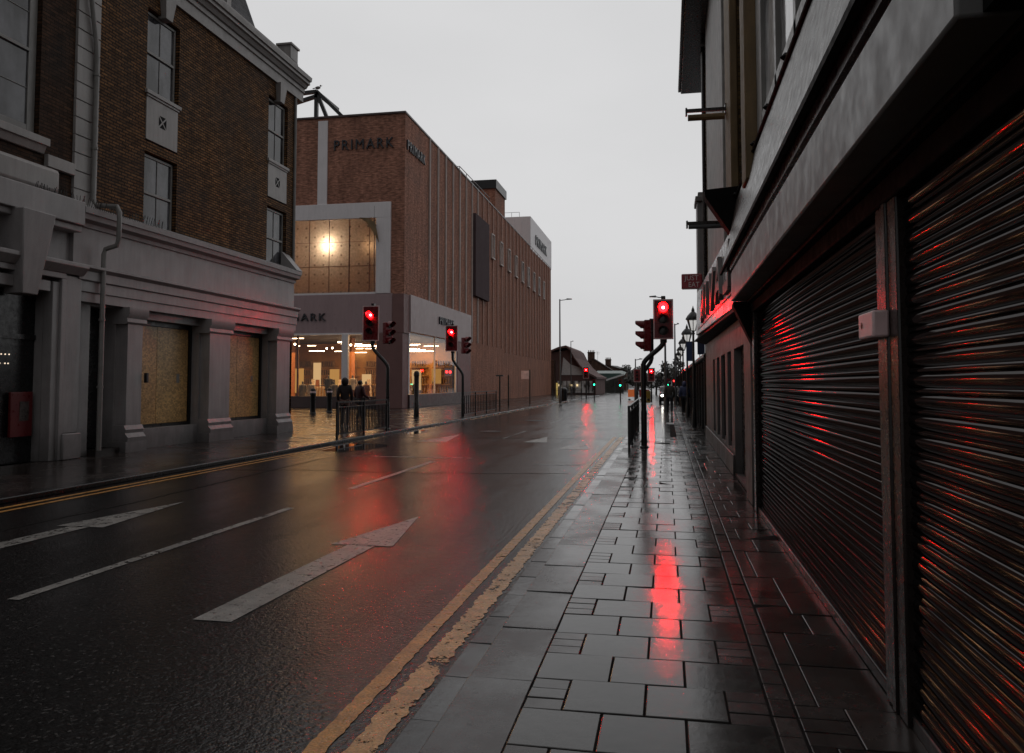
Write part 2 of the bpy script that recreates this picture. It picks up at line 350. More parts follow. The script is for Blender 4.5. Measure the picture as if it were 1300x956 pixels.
# ------------------------------------------------------------------ mesh builder
class MB:
    def __init__(s): s.v = []; s.f = []; s.tone = None
    def add(s, vs, fs):
        o = len(s.v); s.v += [tuple(p) for p in vs]; s.f += [tuple(i + o for i in f) for f in fs]; return s
    def quad(s, a, b, c, d): return s.add([a, b, c, d], [(0, 1, 2, 3)])
    def box(s, x0, x1, y0, y1, z0, z1):
        v = [(x0, y0, z0), (x1, y0, z0), (x1, y1, z0), (x0, y1, z0), (x0, y0, z1), (x1, y0, z1), (x1, y1, z1), (x0, y1, z1)]
        return s.add(v, [(0, 3, 2, 1), (4, 5, 6, 7), (0, 1, 5, 4), (1, 2, 6, 5), (2, 3, 7, 6), (3, 0, 4, 7)])
    def hexa(s, bot, top):
        return s.add(list(bot) + list(top), [(0, 3, 2, 1), (4, 5, 6, 7), (0, 1, 5, 4), (1, 2, 6, 5), (2, 3, 7, 6), (3, 0, 4, 7)])
    def beam(s, a, b, w, h=None):
        h = h or w; a = Vector(a); b = Vector(b); d = (b - a).normalized()
        up = Vector((0, 0, 1)) if abs(d.z) < .95 else Vector((0, 1, 0))
        r = d.cross(up).normalized(); u = r.cross(d).normalized()
        q = [(-1, -1), (1, -1), (1, 1), (-1, 1)]
        B = [a + r * (i * w / 2) + u * (j * h / 2) for i, j in q]; T = [b + r * (i * w / 2) + u * (j * h / 2) for i, j in q]
        return s.hexa(B, T)
    def tube(s, pts, r, n=10, caps=True):
        pts = [Vector(p) for p in pts]; m = len(pts); rs = r if isinstance(r, (list, tuple)) else [r] * m
        rings = []; prev = None
        for i, p in enumerate(pts):
            d = (pts[min(i + 1, m - 1)] - pts[max(i - 1, 0)]).normalized()
            if prev is None:
                a = Vector((1, 0, 0)) if abs(d.x) < .9 else Vector((0, 1, 0)); u = d.cross(a).normalized()
            else:
                u = (prev - d * prev.dot(d)).normalized()
            prev = u; w = d.cross(u)
            rings.append([p + (u * math.cos(2 * PI * k / n) + w * math.sin(2 * PI * k / n)) * rs[i] for k in range(n)])
        vs = [q for g in rings for q in g]; fs = []
        for i in range(m - 1):
            for k in range(n):
                fs.append((i * n + k, i * n + (k + 1) % n, (i + 1) * n + (k + 1) % n, (i + 1) * n + k))
        if caps: fs += [tuple(range(n))[::-1], tuple((m - 1) * n + k for k in range(n))]
        return s.add(vs, fs)
    def lathe(s, prof, c=(0, 0, 0), n=16):
        vs = []; fs = []
        for r, z in prof:
            for k in range(n): vs.append((c[0] + r * math.cos(2 * PI * k / n), c[1] + r * math.sin(2 * PI * k / n), c[2] + z))
        for i in range(len(prof) - 1):
            for k in range(n): fs.append((i * n + k, i * n + (k + 1) % n, (i + 1) * n + (k + 1) % n, (i + 1) * n + k))
        fs += [tuple(range(n))[::-1], tuple((len(prof) - 1) * n + k for k in range(n))]
        return s.add(vs, fs)
    def prism(s, poly, axis, a, b):
        """poly: 2-D points; axis 'x': (y,z) extruded in x; 'y': (x,z); 'z': (x,y)"""
        def P(p, t): return (t, p[0], p[1]) if axis == 'x' else ((p[0], t, p[1]) if axis == 'y' else (p[0], p[1], t))
        n = len(poly); vs = [P(p, a) for p in poly] + [P(p, b) for p in poly]
        fs = [tuple(range(n))[::-1], tuple(range(n, 2 * n))] + [(i, (i + 1) % n, n + (i + 1) % n, n + i) for i in range(n)]
        return s.add(vs, fs)
    def disc(s, c, r, axis='y', n=20, bulge=0):
        vs = []
        for k in range(n):
            a = 2 * PI * k / n; p = (math.cos(a) * r, math.sin(a) * r)
            vs.append((c[0] + p[0], c[1], c[2] + p[1]) if axis == 'y' else ((c[0], c[1] + p[0], c[2] + p[1]) if axis == 'x' else (c[0] + p[0], c[1] + p[1], c[2])))
        cc = list(c); cc[{'x': 0, 'y': 1, 'z': 2}[axis]] += bulge; vs.append(tuple(cc))
        return s.add(vs, [(k, (k + 1) % n, n) for k in range(n)])
    def sphere(s, c, r, n=12, sx=1, sy=1, sz=1):
        prof = [(max(1e-3, r * math.sin(PI * i / n)), -r * math.cos(PI * i / n)) for i in range(n + 1)]
        vs0 = len(s.v); s.lathe(prof, (0, 0, 0), n + 2)
        for i in range(vs0, len(s.v)):
            p = s.v[i]; s.v[i] = (c[0] + p[0] * sx, c[1] + p[1] * sy, c[2] + p[2] * sz)
        return s
    def turn_y(s, c):
        s.v = [(c[0] + p[0], c[1] - (.012 - p[2]), c[2] + p[1]) for p in s.v]; return s
    def wall(s, axis, c, u0, u1, z0, z1, holes=(), depth=.12, sgn=1, topfn=None):
        """facade sheet on plane axis=c with openings (u0,u1,z0,z1) and reveals that go 'depth' behind (-sgn)"""
        us = sorted({u0, u1} | {h[i] for h in holes for i in (0, 1) if u0 < h[i] < u1}); zs = sorted({z0, z1} | {h[i] for h in holes for i in (2, 3) if z0 < h[i] < z1})
        def P(u, z, d=0): return (c - sgn * d, u, z) if axis == 'x' else (u, c - sgn * d, z)
        for a, b in zip(us, us[1:]):
            for e, g in zip(zs, zs[1:]):
                mu, mz = (a + b) / 2, (e + g) / 2
                if any(h[0] < mu < h[1] and h[2] < mz < h[3] for h in holes): continue
                s.quad(P(a, e), P(b, e), P(b, g), P(a, g))
        for h in holes:
            a, b, e, g = max(h[0], u0), min(h[1], u1), max(h[2], z0), min(h[3], z1)
            s.quad(P(a, e), P(a, g), P(a, g, depth), P(a, e, depth)); s.quad(P(b, e), P(b, e, depth), P(b, g, depth), P(b, g))
            s.quad(P(a, g), P(b, g), P(b, g, depth), P(a, g, depth)); s.quad(P(a, e), P(a, e, depth), P(b, e, depth), P(b, e))
        return s

def origin_of(o):
    v = Vector((0, 0, 0))
    while o is not None: v += o.location; o = o.parent
    return v

def link(name, me, mat, parent=None, smooth=True):
    if mat is not None: me.materials.append(mat)
    if smooth:
        me.polygons.foreach_set('use_smooth', [True] * len(me.polygons)); me.set_sharp_from_angle(angle=R(32))
    o = bpy.data.objects.new(name, me); COL.objects.link(o)
    if parent is not None: o.parent = parent
    return o

def obj(name, mb, mat, parent=None, bevel=0.0, smooth=True, loc=None):
    """ONE mesh object; vertices are given in world space (or in the root's own space while it stands at 0,0,0)"""
    if parent is not None: og = origin_of(parent)
    elif loc is not None or not mb.v: og = Vector((0, 0, 0))
    else:
        xs, ys, zs = zip(*mb.v); og = Vector(((min(xs) + max(xs)) / 2, (min(ys) + max(ys)) / 2, min(zs)))
    me = bpy.data.meshes.new(name); me.from_pydata([(p[0] - og.x, p[1] - og.y, p[2] - og.z) for p in mb.v], [], mb.f)
    bm = bmesh.new(); bm.from_mesh(me); bmesh.ops.recalc_face_normals(bm, faces=bm.faces); bm.to_mesh(me); bm.free(); me.update()
    o = link(name, me, MT[mat] if isinstance(mat, str) else mat, parent, smooth)
    if parent is None: o.location = loc if loc is not None else og
    if bevel:
        b = o.modifiers.new('edge', 'BEVEL'); b.width = bevel; b.segments = 2; b.limit_method = 'ANGLE'; b.angle_limit = R(40)
    return o

def tag(o, label, cat, group=None):
    o['label'] = label; o['category'] = cat
    if group: o['group'] = group
    return o

def thing(name, label, cat, loc=(0, 0, 0), group=None):
    o = bpy.data.objects.new(name, None); COL.objects.link(o); o.location = loc; o.empty_display_size = .2
    return tag(o, label, cat, group)

def struct(name, mb, mat, **k):
    o = obj(name, mb, mat, **k); o['kind'] = 'structure'; return o

def dup(root, loc, rz=0.0, label=None):
    def rec(o, par):
        c = o.copy(); COL.objects.link(c)
        if par is not None: c.parent = par
        for ch in o.children: rec(ch, c)
        return c
    r = rec(root, None); r.location = loc; r.rotation_euler = (0, 0, rz)
    if label: r['label'] = label
    return r

def text_mb(body, size, extrude=.03, spacing=1.0):
    cu = bpy.data.curves.new('txt', 'FONT'); cu.body = body; cu.size = size; cu.extrude = extrude; cu.space_character = spacing
    cu.align_x = 'LEFT'; cu.resolution_u = 3
    ob = bpy.data.objects.new('txt', cu); COL.objects.link(ob); bpy.context.view_layer.update()
    me = bpy.data.meshes.new_from_object(ob.evaluated_get(bpy.context.evaluated_depsgraph_get()))
    vs = [tuple(v.co) for v in me.vertices]; fs = [tuple(p.vertices) for p in me.polygons]
    bpy.data.objects.remove(ob); bpy.data.curves.remove(cu); bpy.data.meshes.remove(me)
    return vs, fs

def text_on(name, body, size, mat, parent, o, right, up, width=None, extrude=.03, spacing=1.0):
    """lettering whose baseline starts at point o and runs along 'right'"""
    vs, fs = text_mb(body, size, extrude, spacing); right = Vector(right).normalized(); up = Vector(up).normalized(); nrm = right.cross(up)
    x0 = min(v[0] for v in vs); x1 = max(v[0] for v in vs); k = (width / (x1 - x0)) if width else 1.0
    mb = MB(); mb.add([Vector(o) + right * ((v[0] - x0) * k) + up * v[1] + nrm * v[2] for v in vs], fs)
    return obj(name, mb, mat, parent, smooth=False) if parent is not None else mb

# ------------------------------------------------------------------ camera, sky, sun
cam = bpy.data.cameras.new('camera'); co = bpy.data.objects.new('camera', cam); COL.objects.link(co); scene.camera = co
co.location = (0, 0, 1.6); co.rotation_euler = (R(90 + 3.0574), 0, R(10.9564))
cam.sensor_width = 36; cam.sensor_fit = 'HORIZONTAL'; cam.lens = 1011 / 1300 * 36; cam.shift_y = -45 / 1300; cam.clip_start = .05; cam.clip_end = 6000

w = bpy.data.worlds.new('World'); scene.world = w; w.use_nodes = True; nt = w.node_tree; nt.nodes.clear(); N = NT(nt)
out = N.n('ShaderNodeOutputWorld'); bg = N.n('ShaderNodeBackground'); N.l(bg.outputs[0], out.inputs[0]); bg.inputs[1].default_value = .1
sky = N.n('ShaderNodeTexSky'); sky.sky_type = 'NISHITA'; sky.sun_disc = False; sky.sun_elevation = R(62); sky.sun_rotation = R(-20); sky.air_density = 2; sky.dust_density = 6
hs = N.n('ShaderNodeHueSaturation'); hs.inputs['Saturation'].default_value = .12; hs.inputs['Value'].default_value = .05; N.l(sky.outputs[0], hs.inputs['Color'])
tc = N.n('ShaderNodeTexCoord'); gen = tc.outputs['Generated']
dt = N.n('ShaderNodeVectorMath', operation='DOT_PRODUCT'); N.l(gen, dt.inputs[0]); dt.inputs[1].default_value = Vector((-.10, .975, .20)).normalized()
rp = N.n('ShaderNodeValToRGB'); N.l(N.ramp(dt.outputs['Value'], -1, 1), rp.inputs[0]); e = rp.color_ramp.elements
def L(v): return (v, v * 1.0, v * 1.012, 1)
e[0].position = 0; e[0].color = L(.25); e[1].position = 1.0; e[1].color = L(.66)
for p_, v_ in ((.40, .25), (.5, .29), (.62, .43), (.80, .58), (.93, .645)):
    q = rp.color_ramp.elements.new(p_); q.color = L(v_)
cl = N.noise(N.scalev(gen, (1, 1, 2.5)), 1.6, 5, .5); kk = N.ramp(cl, .3, .7, .925, 1.04)
sc_ = N.n('ShaderNodeVectorMath', operation='SCALE'); N.l(rp.outputs[0], sc_.inputs[0]); N.l(N.math('MULTIPLY', kk, 9.6), sc_.inputs['Scale'])
ad = N.n('ShaderNodeVectorMath', operation='ADD'); N.l(sc_.outputs[0], ad.inputs[0]); N.l(hs.outputs[0], ad.inputs[1]); N.l(ad.outputs[0], bg.inputs[0])

sl = bpy.data.lights.new('sun', 'SUN'); sl.energy = .12; sl.angle = R(40); sl.color = (1, .96, .92)
so = bpy.data.objects.new('sun', sl); COL.objects.link(so); so.rotation_euler = (R(28), 0, R(20))

scene.view_settings.view_transform = 'Standard'; scene.view_settings.look = 'None'; scene.view_settings.exposure = 0; scene.view_settings.gamma = 1
scene.cycles.use_denoising = True; scene.cycles.max_bounces = 8; scene.cycles.transparent_max_bounces = 12
scene.cycles.sample_clamp_indirect = 6.0; scene.cycles.use_adaptive_sampling = True; scene.cycles.adaptive_threshold = .01
scene.cycles.caustics_reflective = False; scene.cycles.caustics_refractive = False

# ------------------------------------------------------------------ ground, road, pavements
ROAD = -.08
struct('ground', MB().quad((-2500, -200, -.09), (2500, -200, -.09), (2500, 4500, -.09), (-2500, 4500, -.09)), 'ground')
struct('road', MB().quad((-9.1, -30, ROAD), (-1.27, -30, ROAD), (-1.27, 57, ROAD), (-9.1, 57, ROAD)).quad((-9.1, 57, ROAD), (14, 57, ROAD), (14, 160, ROAD), (-9.1, 160, ROAD)), 'asphalt')
struct('pavement_left', MB().box(-60, -9.4, -30, 112, -.088, 0.0), 'paving_left')
struct('kerb_left', MB().box(-9.4, -9.1, -30, 112, -.088, .002), 'kerb_dark', bevel=.02)

def slab_field(name, mat, slabs, z=0.0, drop=.010, bev=.004):
    """separate paving units, each a bevelled top a hair out of level"""
    me_v = []; me_f = []; tones = []
    for (x0, x1, y0, y1, tone) in slabs:
        j = .0045; x0 += j; x1 -= j; y0 += j; y1 -= j; o = len(me_v)
        a, b_, c_ = random.gauss(0, .0018), random.gauss(0, .0055), random.gauss(0, .0055)
        def h(x, y): return z + a + b_ * (x - (x0 + x1) / 2) + c_ * (y - (y0 + y1) / 2)
        q = [(x0, y0), (x1, y0), (x1, y1), (x0, y1)]; t = [(x0 + bev, y0 + bev), (x1 - bev, y0 + bev), (x1 - bev, y1 - bev), (x0 + bev, y1 - bev)]
        me_v += [(x, y, z - drop) for x, y in q] + [(x, y, h(x, y) - bev * .6) for x, y in q] + [(x, y, h(x, y)) for x, y in t]
        fs = [(8, 9, 10, 11)]
        for k in range(4):
            n_ = (k + 1) % 4; fs += [(k, n_, 4 + n_, 4 + k), (4 + k, 4 + n_, 8 + n_, 8 + k)]
        me_f += [tuple(i + o for i in f) for f in fs]; tones += [tone] * len(fs)
    me = bpy.data.meshes.new(name); me.from_pydata(me_v, [], me_f)
    at = me.attributes.new('slab_tone', 'FLOAT', 'FACE'); at.data.foreach_set('value', tones)
    o = bpy.data.objects.new(name, me); COL.objects.link(o); me.materials.append(MT[mat]); o['kind'] = 'structure'; return o

XF0, XF1 = -.72, .48
flags, blocks, dark = [], [], []
row = .41; y = -3.0; i = 0
def tone(s=.16): return max(-.5, random.gauss(0, s))
TAC = (24.2, 32.6)
while y < 56:
    fw = (XF1 - XF0) / 3
    if i % 2 == 0:
        jx = random.uniform(-.012, .012)
        cuts = [XF0, XF0 + fw + jx, XF0 + 2 * fw + jx, XF1]
        for a, b_ in zip(cuts, cuts[1:]):
            if y > TAC[0] and y < TAC[1] and a < .1: continue
            flags.append((a, b_, y, y + row, tone()))
    else:
        cuts = [XF0 + fw / 2, XF0 + 1.5 * fw, XF0 + 2.5 * fw]
        for a, b_ in zip(cuts, cuts[1:]):
            if y > TAC[0] and y < TAC[1] and a < .1: continue
            flags.append((a, b_, y, y + row, tone()))
        for a, b_ in ((XF0, XF0 + fw / 2), (XF1 - fw / 2, XF1)):
            if y > TAC[0] and y < TAC[1] and a < .1: continue
            for k in range(3): blocks.append((a, b_, y + k * row / 3, y + (k + 1) * row / 3, tone(.22)))
    y += row; i += 1
y = -3.0
while y < 56:
    blocks.append((.485, .60, y, y + .215, tone(.2))); y += .215
y = -3.0
while y < 56:
    d_ = random.choice((.40, .45, .6)); s_ = random.choice((.84, .9, .72))
    if random.random() < .45:
        for k in range(3):
            blocks.append((.605, s_, y + k * d_ / 3, y + (k + 1) * d_ / 3, tone(.25) - .2))
    else: dark.append((.605, s_, y, y + d_, tone(.3)))
    dark.append((s_, 1.14, y, y + d_, tone(.3))); y += d_
slab_field('pavement_flags', 'flag', flags); slab_field('pavement_blocks', 'block', blocks); slab_field('pavement_dark_slabs', 'flag_dark', dark)
struct('pavement_right', MB().box(-.73, 1.3, -30, 56.2, -.088, -.0055), 'joint')
kerbs = []; chan = []; y = -3.0
while y < 56.2:
    kerbs.append((-1.08, -.718, y, y + .915, tone(.14))); y += .915
y = -3.3
while y < 56.2:
    chan.append((-1.275, -1.085, y, y + .6, tone(.14))); y += .6
ko = slab_field('kerb_right', 'kerb', kerbs, 0.0, .085, .004); slab_field('gutter_channel', 'channel', chan, ROAD + .006, .012, .005)
struct('kerb_bed', MB().box(-1.285, -.731, -30, 56.2, -.0895, -.083), 'joint')
mb = MB()
for k in range(8):
    x = -.66 + k * .095
    mb.box(x, x + .04, TAC[0] + .05, TAC[1] - .1, -.008, .006)
mb.box(-.72, .1, TAC[0], TAC[1], -.0088, -.001)
struct('tactile_paving', mb, 'flag', bevel=.006)
# pavement beyond the kiosks' end, right side block wall line
struct('drain_cover', MB().box(.0, .26, 32.0, 33.4, -.004, .006).box(-.02, .28, 31.98, 33.42, -.006, .002), 'black')

def marking(mb, mat, name='road_marking'):
    o = obj(name, mb, mat, smooth=False); o['kind'] = 'structure'; return o
ZM = ROAD + .004
def strip(x0, x1, y0, y1, n=1, jitter=0.0):
    m_ = MB(); ys = [y0 + (y1 - y0) * k / n for k in range(n + 1)]
    L_ = [x0 + random.uniform(-jitter, jitter) for _ in ys]; R_ = [x1 + random.uniform(-jitter, jitter) for _ in ys]
    for k in range(n): m_.quad((L_[k], ys[k], ZM), (R_[k], ys[k], ZM), (R_[k + 1], ys[k + 1], ZM), (L_[k + 1], ys[k + 1], ZM))
    return m_
marking(strip(-1.65, -1.545, -6, 25.3, 900, .006), 'yellow', 'yellow_line')
marking(strip(-1.46, -1.315, -6, 25.3, 900, .015), 'yellow_worn', 'yellow_line')
marking(strip(-8.86, -8.76, -6, 20.2, 60, .005), 'yellow', 'yellow_line')
marking(strip(-8.62, -8.53, -6, 19.8, 60, .005), 'yellow', 'yellow_line')
marking(strip(-9.0, -8.9, 36, 75, 40, .005), 'yellow_worn', 'yellow_line')
def seam(pts, w_=.035):
    m_ = MB(); P = []
    for a, b_ in zip(pts, pts[1:]):
        n_ = max(2, int(math.hypot(b_[0] - a[0], b_[1] - a[1]) / .12))
        P += [(a[0] + (b_[0] - a[0]) * k / n_ + random.gauss(0, .012), a[1] + (b_[1] - a[1]) * k / n_ + random.gauss(0, .012)) for k in range(n_)]
    for a, b_ in zip(P, P[1:]):
        d = Vector((b_[0] - a[0], b_[1] - a[1])).normalized(); n_ = Vector((-d.y, d.x)) * (w_ / 2)
        m_.quad((a[0] - n_.x, a[1] - n_.y, ROAD + .002), (b_[0] - n_.x, b_[1] - n_.y, ROAD + .002), (b_[0] + n_.x, b_[1] + n_.y, ROAD + .002), (a[0] + n_.x, a[1] + n_.y, ROAD + .002))
    return struct('tar_seam', m_, 'joint', smooth=False)
seam([(-9, 14.2), (-6.5, 14.6), (-5.2, 14.4), (-1.7, 14.9)]); seam([(-9, 23.8), (-1.3, 24.4)], .05); seam([(-7.6, 17), (-7.4, 10), (-7.7, 3)], .025)
def arrow(cx, y0, yh, yt, w, hw, skew=0.0):
    m_ = MB(); n = 8
    def X(y): return cx + skew * (y - y0)
    for k in range(n):
        a, b_ = y0 + (yh - y0) * k / n, y0 + (yh - y0) * (k + 1) / n
        m_.quad((X(a) - w / 2, a, ZM), (X(a) + w / 2, a, ZM), (X(b_) + w / 2, b_, ZM), (X(b_) - w / 2, b_, ZM))
    m_.add([(X(yh) - hw / 2, yh - .03, ZM), (X(yh) + hw / 2, yh - .03, ZM), (X(yt), yt, ZM)], [(0, 1, 2)])
    return m_
marking(arrow(-3.18, 5.23, 7.95, 9.75, .30, .68, .02), 'white', 'road_arrow')
marking(arrow(-6.86, 4.6, 8.35, 10.35, .26, .62, .02), 'white', 'road_arrow')
marking(strip(-5.06, -4.95, 5.44, 10.1, 12, .004), 'white', 'lane_line')
marking(strip(-5.02, -4.91, 12.1, 16.7, 12, .004), 'white', 'lane_line')
marking(strip(-4.98, -4.88, -2.0, 2.6, 12, .004), 'white', 'lane_line')
marking(strip(-4.95, -4.85, 24.0, 28.0, 12, .004), 'white_thin', 'lane_line')
marking(strip(-4.9, -4.8, 34.0, 39.0, 12, .004), 'white_thin', 'lane_line')
marking(strip(-4.9, -4.8, 46.0, 51.0, 12, .004), 'white_thin', 'lane_line')
marking(strip(-7.2, -4.3, 17.50, 17.62), 'white_thin', 'stop_line')
marking(strip(-2.75, -1.75, 16.4, 16.53), 'white_thin', 'stop_line')
for (cx, yb, yt, hw) in ((-2.35, 20.4, 23.2, .42), (-6.7, 22.3, 25.6, .46), (-3.7, 22.6, 25.0, .34)):
    marking(MB().add([(cx - hw, yb, ZM), (cx + hw, yb, ZM), (cx, yt, ZM)], [(0, 1, 2)]), 'white', 'hump_triangle')
def blob(name, cx, cy, rx, ry, z, mat='water', n=40, rough=.25):
    ph = [random.uniform(0, 6) for _ in range(4)]; vs = []
    for k in range(n):
        a = 2 * PI * k / n; r = 1 + rough * (.5 * math.sin(2 * a + ph[0]) + .3 * math.sin(3 * a + ph[1]) + .25 * math.sin(5 * a + ph[2]) + .15 * math.sin(9 * a + ph[3]))
        vs.append((cx + rx * r * math.cos(a), cy + ry * r * math.sin(a), z))
    return struct(name, MB().add(vs, [tuple(range(n))]), mat, smooth=False)
blob('puddle', -8.2, 20.0, .75, 1.5, ROAD + .003)
blob('puddle', -8.5, 26.6, .35, 1.1, ROAD + .003)
for (x, y, r_) in ((-6.1, 27.5, .32), (-5.9, 36, .4), (-3.4, 31, .3)):
    tag(obj('manhole_cover', MB().lathe([(r_ + .05, 0), (r_ + .05, .004), (r_, .004), (r_, .006), (.01, .006)], (0, 0, 0), 24), 'black', loc=(x, y, ROAD + .001)),
        {27.5: 'small round iron manhole cover, nearest one in the carriageway', 36: 'round iron manhole cover in the far left lane', 31: 'round iron manhole cover in the right lane'}[y], 'manhole cover', 'manhole covers in the road')

# ------------------------------------------------------------------ sash window used on both left-hand buildings
def sash(root, X, y0, y1, z0, z1, pane='pane', cols=2, rows=1, fr=.07, label=None):
    d = X - .10; m_ = MB()
    m_.box(d - .06, d, y0, y0 + fr, z0, z1).box(d - .06, d, y1 - fr, y1, z0, z1)
    m_.box(d - .06, d, y0 + fr, y1 - fr, z1 - fr, z1).box(d - .06, d, y0 + fr, y1 - fr, z0, z0 + fr)
    zm = (z0 + z1) / 2; m_.box(d - .055, d + .02, y0 + fr, y1 - fr, zm - .035, zm + .035)
    b_ = .022
    for k in range(1, cols):
        yy = y0 + (y1 - y0) * k / cols
        m_.box(d - .05, d - .012, yy - b_ / 2, yy + b_ / 2, z0 + fr, zm - .035).box(d - .05, d - .012, yy - b_ / 2, yy + b_ / 2, zm + .035, z1 - fr)
    for h0, h1 in ((z0 + fr, zm - .035), (zm + .035, z1 - fr)):
        for k in range(1, rows):
            zz = h0 + (h1 - h0) * k / rows; m_.box(d - .048, d - .014, y0 + fr, y1 - fr, zz - b_ / 2, zz + b_ / 2)
    f = obj('window', m_, 'white_trim', root, bevel=.006)
    obj('pane', MB().box(d - .045, d - .03, y0 + .02, y1 - .02, z0 + .02, z1 - .02), pane, f)
    return f

# ------------------------------------------------------------------ LEFT: brick building with the boarded shopfront
XA = -12.8
A = thing('brick_building', 'brown brick building with grey painted shopfront boarded up with plywood sheets', 'building', (-14, 20.5, 0))
wins = [(17.6, 18.95), (23.85, 25.2)]
holes = []
for a, b_ in wins: holes += [(a, b_, 7.72, 11.15), (a, b_, 5.42, 7.46)]
mb = MB(); mb.wall('x', XA, 15.87, 25.75, 5.3, 11.75, holes, .16, 1)
mb.wall('y', 25.75, -24, XA, 0, 12.6, (), .1, 1); mb.quad((-24, 15.2, 0), (-24, 25.75, 0), (-24, 25.75, 12.6), (-24, 15.2, 12.6))
obj('brick_wall', mb, 'brick_old', A)
obj('core', MB().box(-23.9, XA - .17, 15.2, 25.7, 3.6, 12.3), 'soffit', A)
for a, b_ in wins:
    sash(A, XA, a + .04, b_ - .04, 9.02, 11.1)
    sash(A, XA, a + .04, b_ - .04, 5.45, 7.42)
    s_ = obj('window_sill', MB().box(XA - .12, XA + .07, a - .05, b_ + .05, 8.92, 9.02).box(XA - .1, XA + .04, a, b_, 8.86, 8.92), 'stucco_light', A, bevel=.01)
    c = (a + b_) / 2; pn = MB()
    pn.box(XA - .12, XA + .01, a + .02, b_ - .02, 7.76, 8.86)
    p_ = obj('apron_panel', pn, 'stucco_light', A, bevel=.01)
    zc = 8.36; q = MB(); r_ = .21   # saltire cut in the panel: four dark triangles between pale ribs
    for k in range(4):
        a0 = PI / 2 * k + PI / 4; a1 = a0 + PI / 2
        P = [(c + r_ * 1.0 * math.cos(a0) * 1.15, zc + r_ * math.sin(a0) * 1.15), (c + r_ * math.cos(a1) * 1.15, zc + r_ * math.sin(a1) * 1.15), (c, zc)]
        cx_ = sum(p[0] for p in P) / 3; cz_ = sum(p[1] for p in P) / 3
        P = [(cx_ + (p[0] - cx_) * .72, cz_ + (p[1] - cz_) * .72) for p in P]
        q.prism(P, 'x', XA + .006, XA + .014)
    obj('pierced_cross', q, 'soffit', p_)
    ks = MB(); ks.hexa([(XA - .1, c - .14, 11.08), (XA + .14, c - .14, 11.08), (XA + .14, c + .14, 11.08), (XA - .1, c + .14, 11.08)],
                       [(XA - .1, c - .24, 11.72), (XA + .2, c - .24, 11.72), (XA + .2, c + .24, 11.72), (XA - .1, c + .24, 11.72)])
    obj('keystone', ks, 'stucco_light', A, bevel=.01)
# quoin strip with open joints
qs = MB(); z = 5.5
while z < 11.7:
    qs.box(XA - .1, XA + .06, 15.15, 15.86, z + .012, min(z + .40, 11.72) - .012); z += .40
qs.box(XA - .1, XA + .035, 15.16, 15.85, 5.4, 11.7)
obj('quoin_strip', qs, 'stucco_light', A, bevel=.008)
# main cornice and parapet
cor = MB(); prof = [(XA - .3, 11.7), (XA + .08, 11.7), (XA + .08, 12.02), (XA + .13, 12.03), (XA + .14, 12.16), (XA + .20, 12.17), (XA + .27, 12.28), (XA + .34, 12.30), (XA + .34, 12.40), (XA + .40, 12.41), (XA + .42, 12.55), (XA + .06, 12.62), (XA - .3, 12.60)]
cor.prism(prof, 'y', 13.0, 26.2)
obj('cornice', cor, 'stucco_light', A)
obj('parapet', MB().box(XA - .35, XA - .02, 13.0, 25.8, 12.6, 12.86).box(XA - .4, XA + .04, 13.0, 25.85, 12.86, 12.95), 'stucco_light', A, bevel=.01)
pc = MB(); pc.box(XA - .45, XA + .05, 25.25, 25.8, 12.95, 13.42).box(XA - .5, XA + .1, 25.2, 25.86, 13.42, 13.5)
obj('parapet_pier', pc, 'stucco_light', A, bevel=.015)
ms = MB(); ms.hexa([(-22, 13.1, 12.6), (-13.15, 13.1, 12.6), (-13.15, 24.2, 12.6), (-22, 24.2, 12.6)], [(-21, 13.5, 17), (-14.3, 13.5, 17), (-14.3, 22.9, 17), (-21, 22.9, 17)])
rf = obj('mansard_roof', ms, 'slate', A, smooth=False)
dm = MB(); dm.wall('x', -13.3, 19.9, 22.3, 13.2, 15.8, [(20.15, 22.05, 13.4, 15.5)], .15, 1).box(-15, -13.31, 19.9, 20.1, 13.2, 15.8).box(-15, -13.31, 22.1, 22.3, 13.2, 15.8).box(-15, -13.1, 19.8, 22.4, 15.8, 15.95)
dr = obj('dormer', dm, 'stucco_light', rf)
sash(A, -13.3, 20.2, 22.0, 13.45, 15.45, cols=3)
# ground-floor shopfront in painted render
sf = MB()
doors = (15.74, 16.58, .12, 3.35); sh1 = (17.28, 20.02, .48, 3.2); sh2 = (21.23, 23.92, .48, 3.2)
sf.wall('x', XA + .08, 15.14, 25.45, 0, 3.42, [doors, sh1, sh2], .38, 1)
obj('shopfront_wall', sf, 'stucco', A)
en = MB(); en.prism([(XA - .2, 3.4), (XA + .30, 3.4), (XA + .30, 3.6), (XA + .34, 3.62), (XA + .34, 3.84), (XA + .39, 3.87), (XA + .39, 4.06), (XA + .48, 4.13), (XA + .48, 4.18), (XA + .22, 4.24), (XA + .22, 5.04), (XA + .27, 5.05), (XA + .28, 5.14), (XA + .36, 5.18), (XA + .44, 5.19), (XA + .46, 5.30), (XA + .50, 5.31), (XA + .51, 5.43), (XA + .12, 5.58), (XA - .2, 5.56)], 'y', 15.0, 25.42)
obj('entablature', en, 'stucco', A)
obj('gable_cap', MB().prism([(XA + .52, 5.45), (XA - .1, 5.44), (XA - .05, 6.1)], 'y', 25.0, 25.44), 'stucco', A)
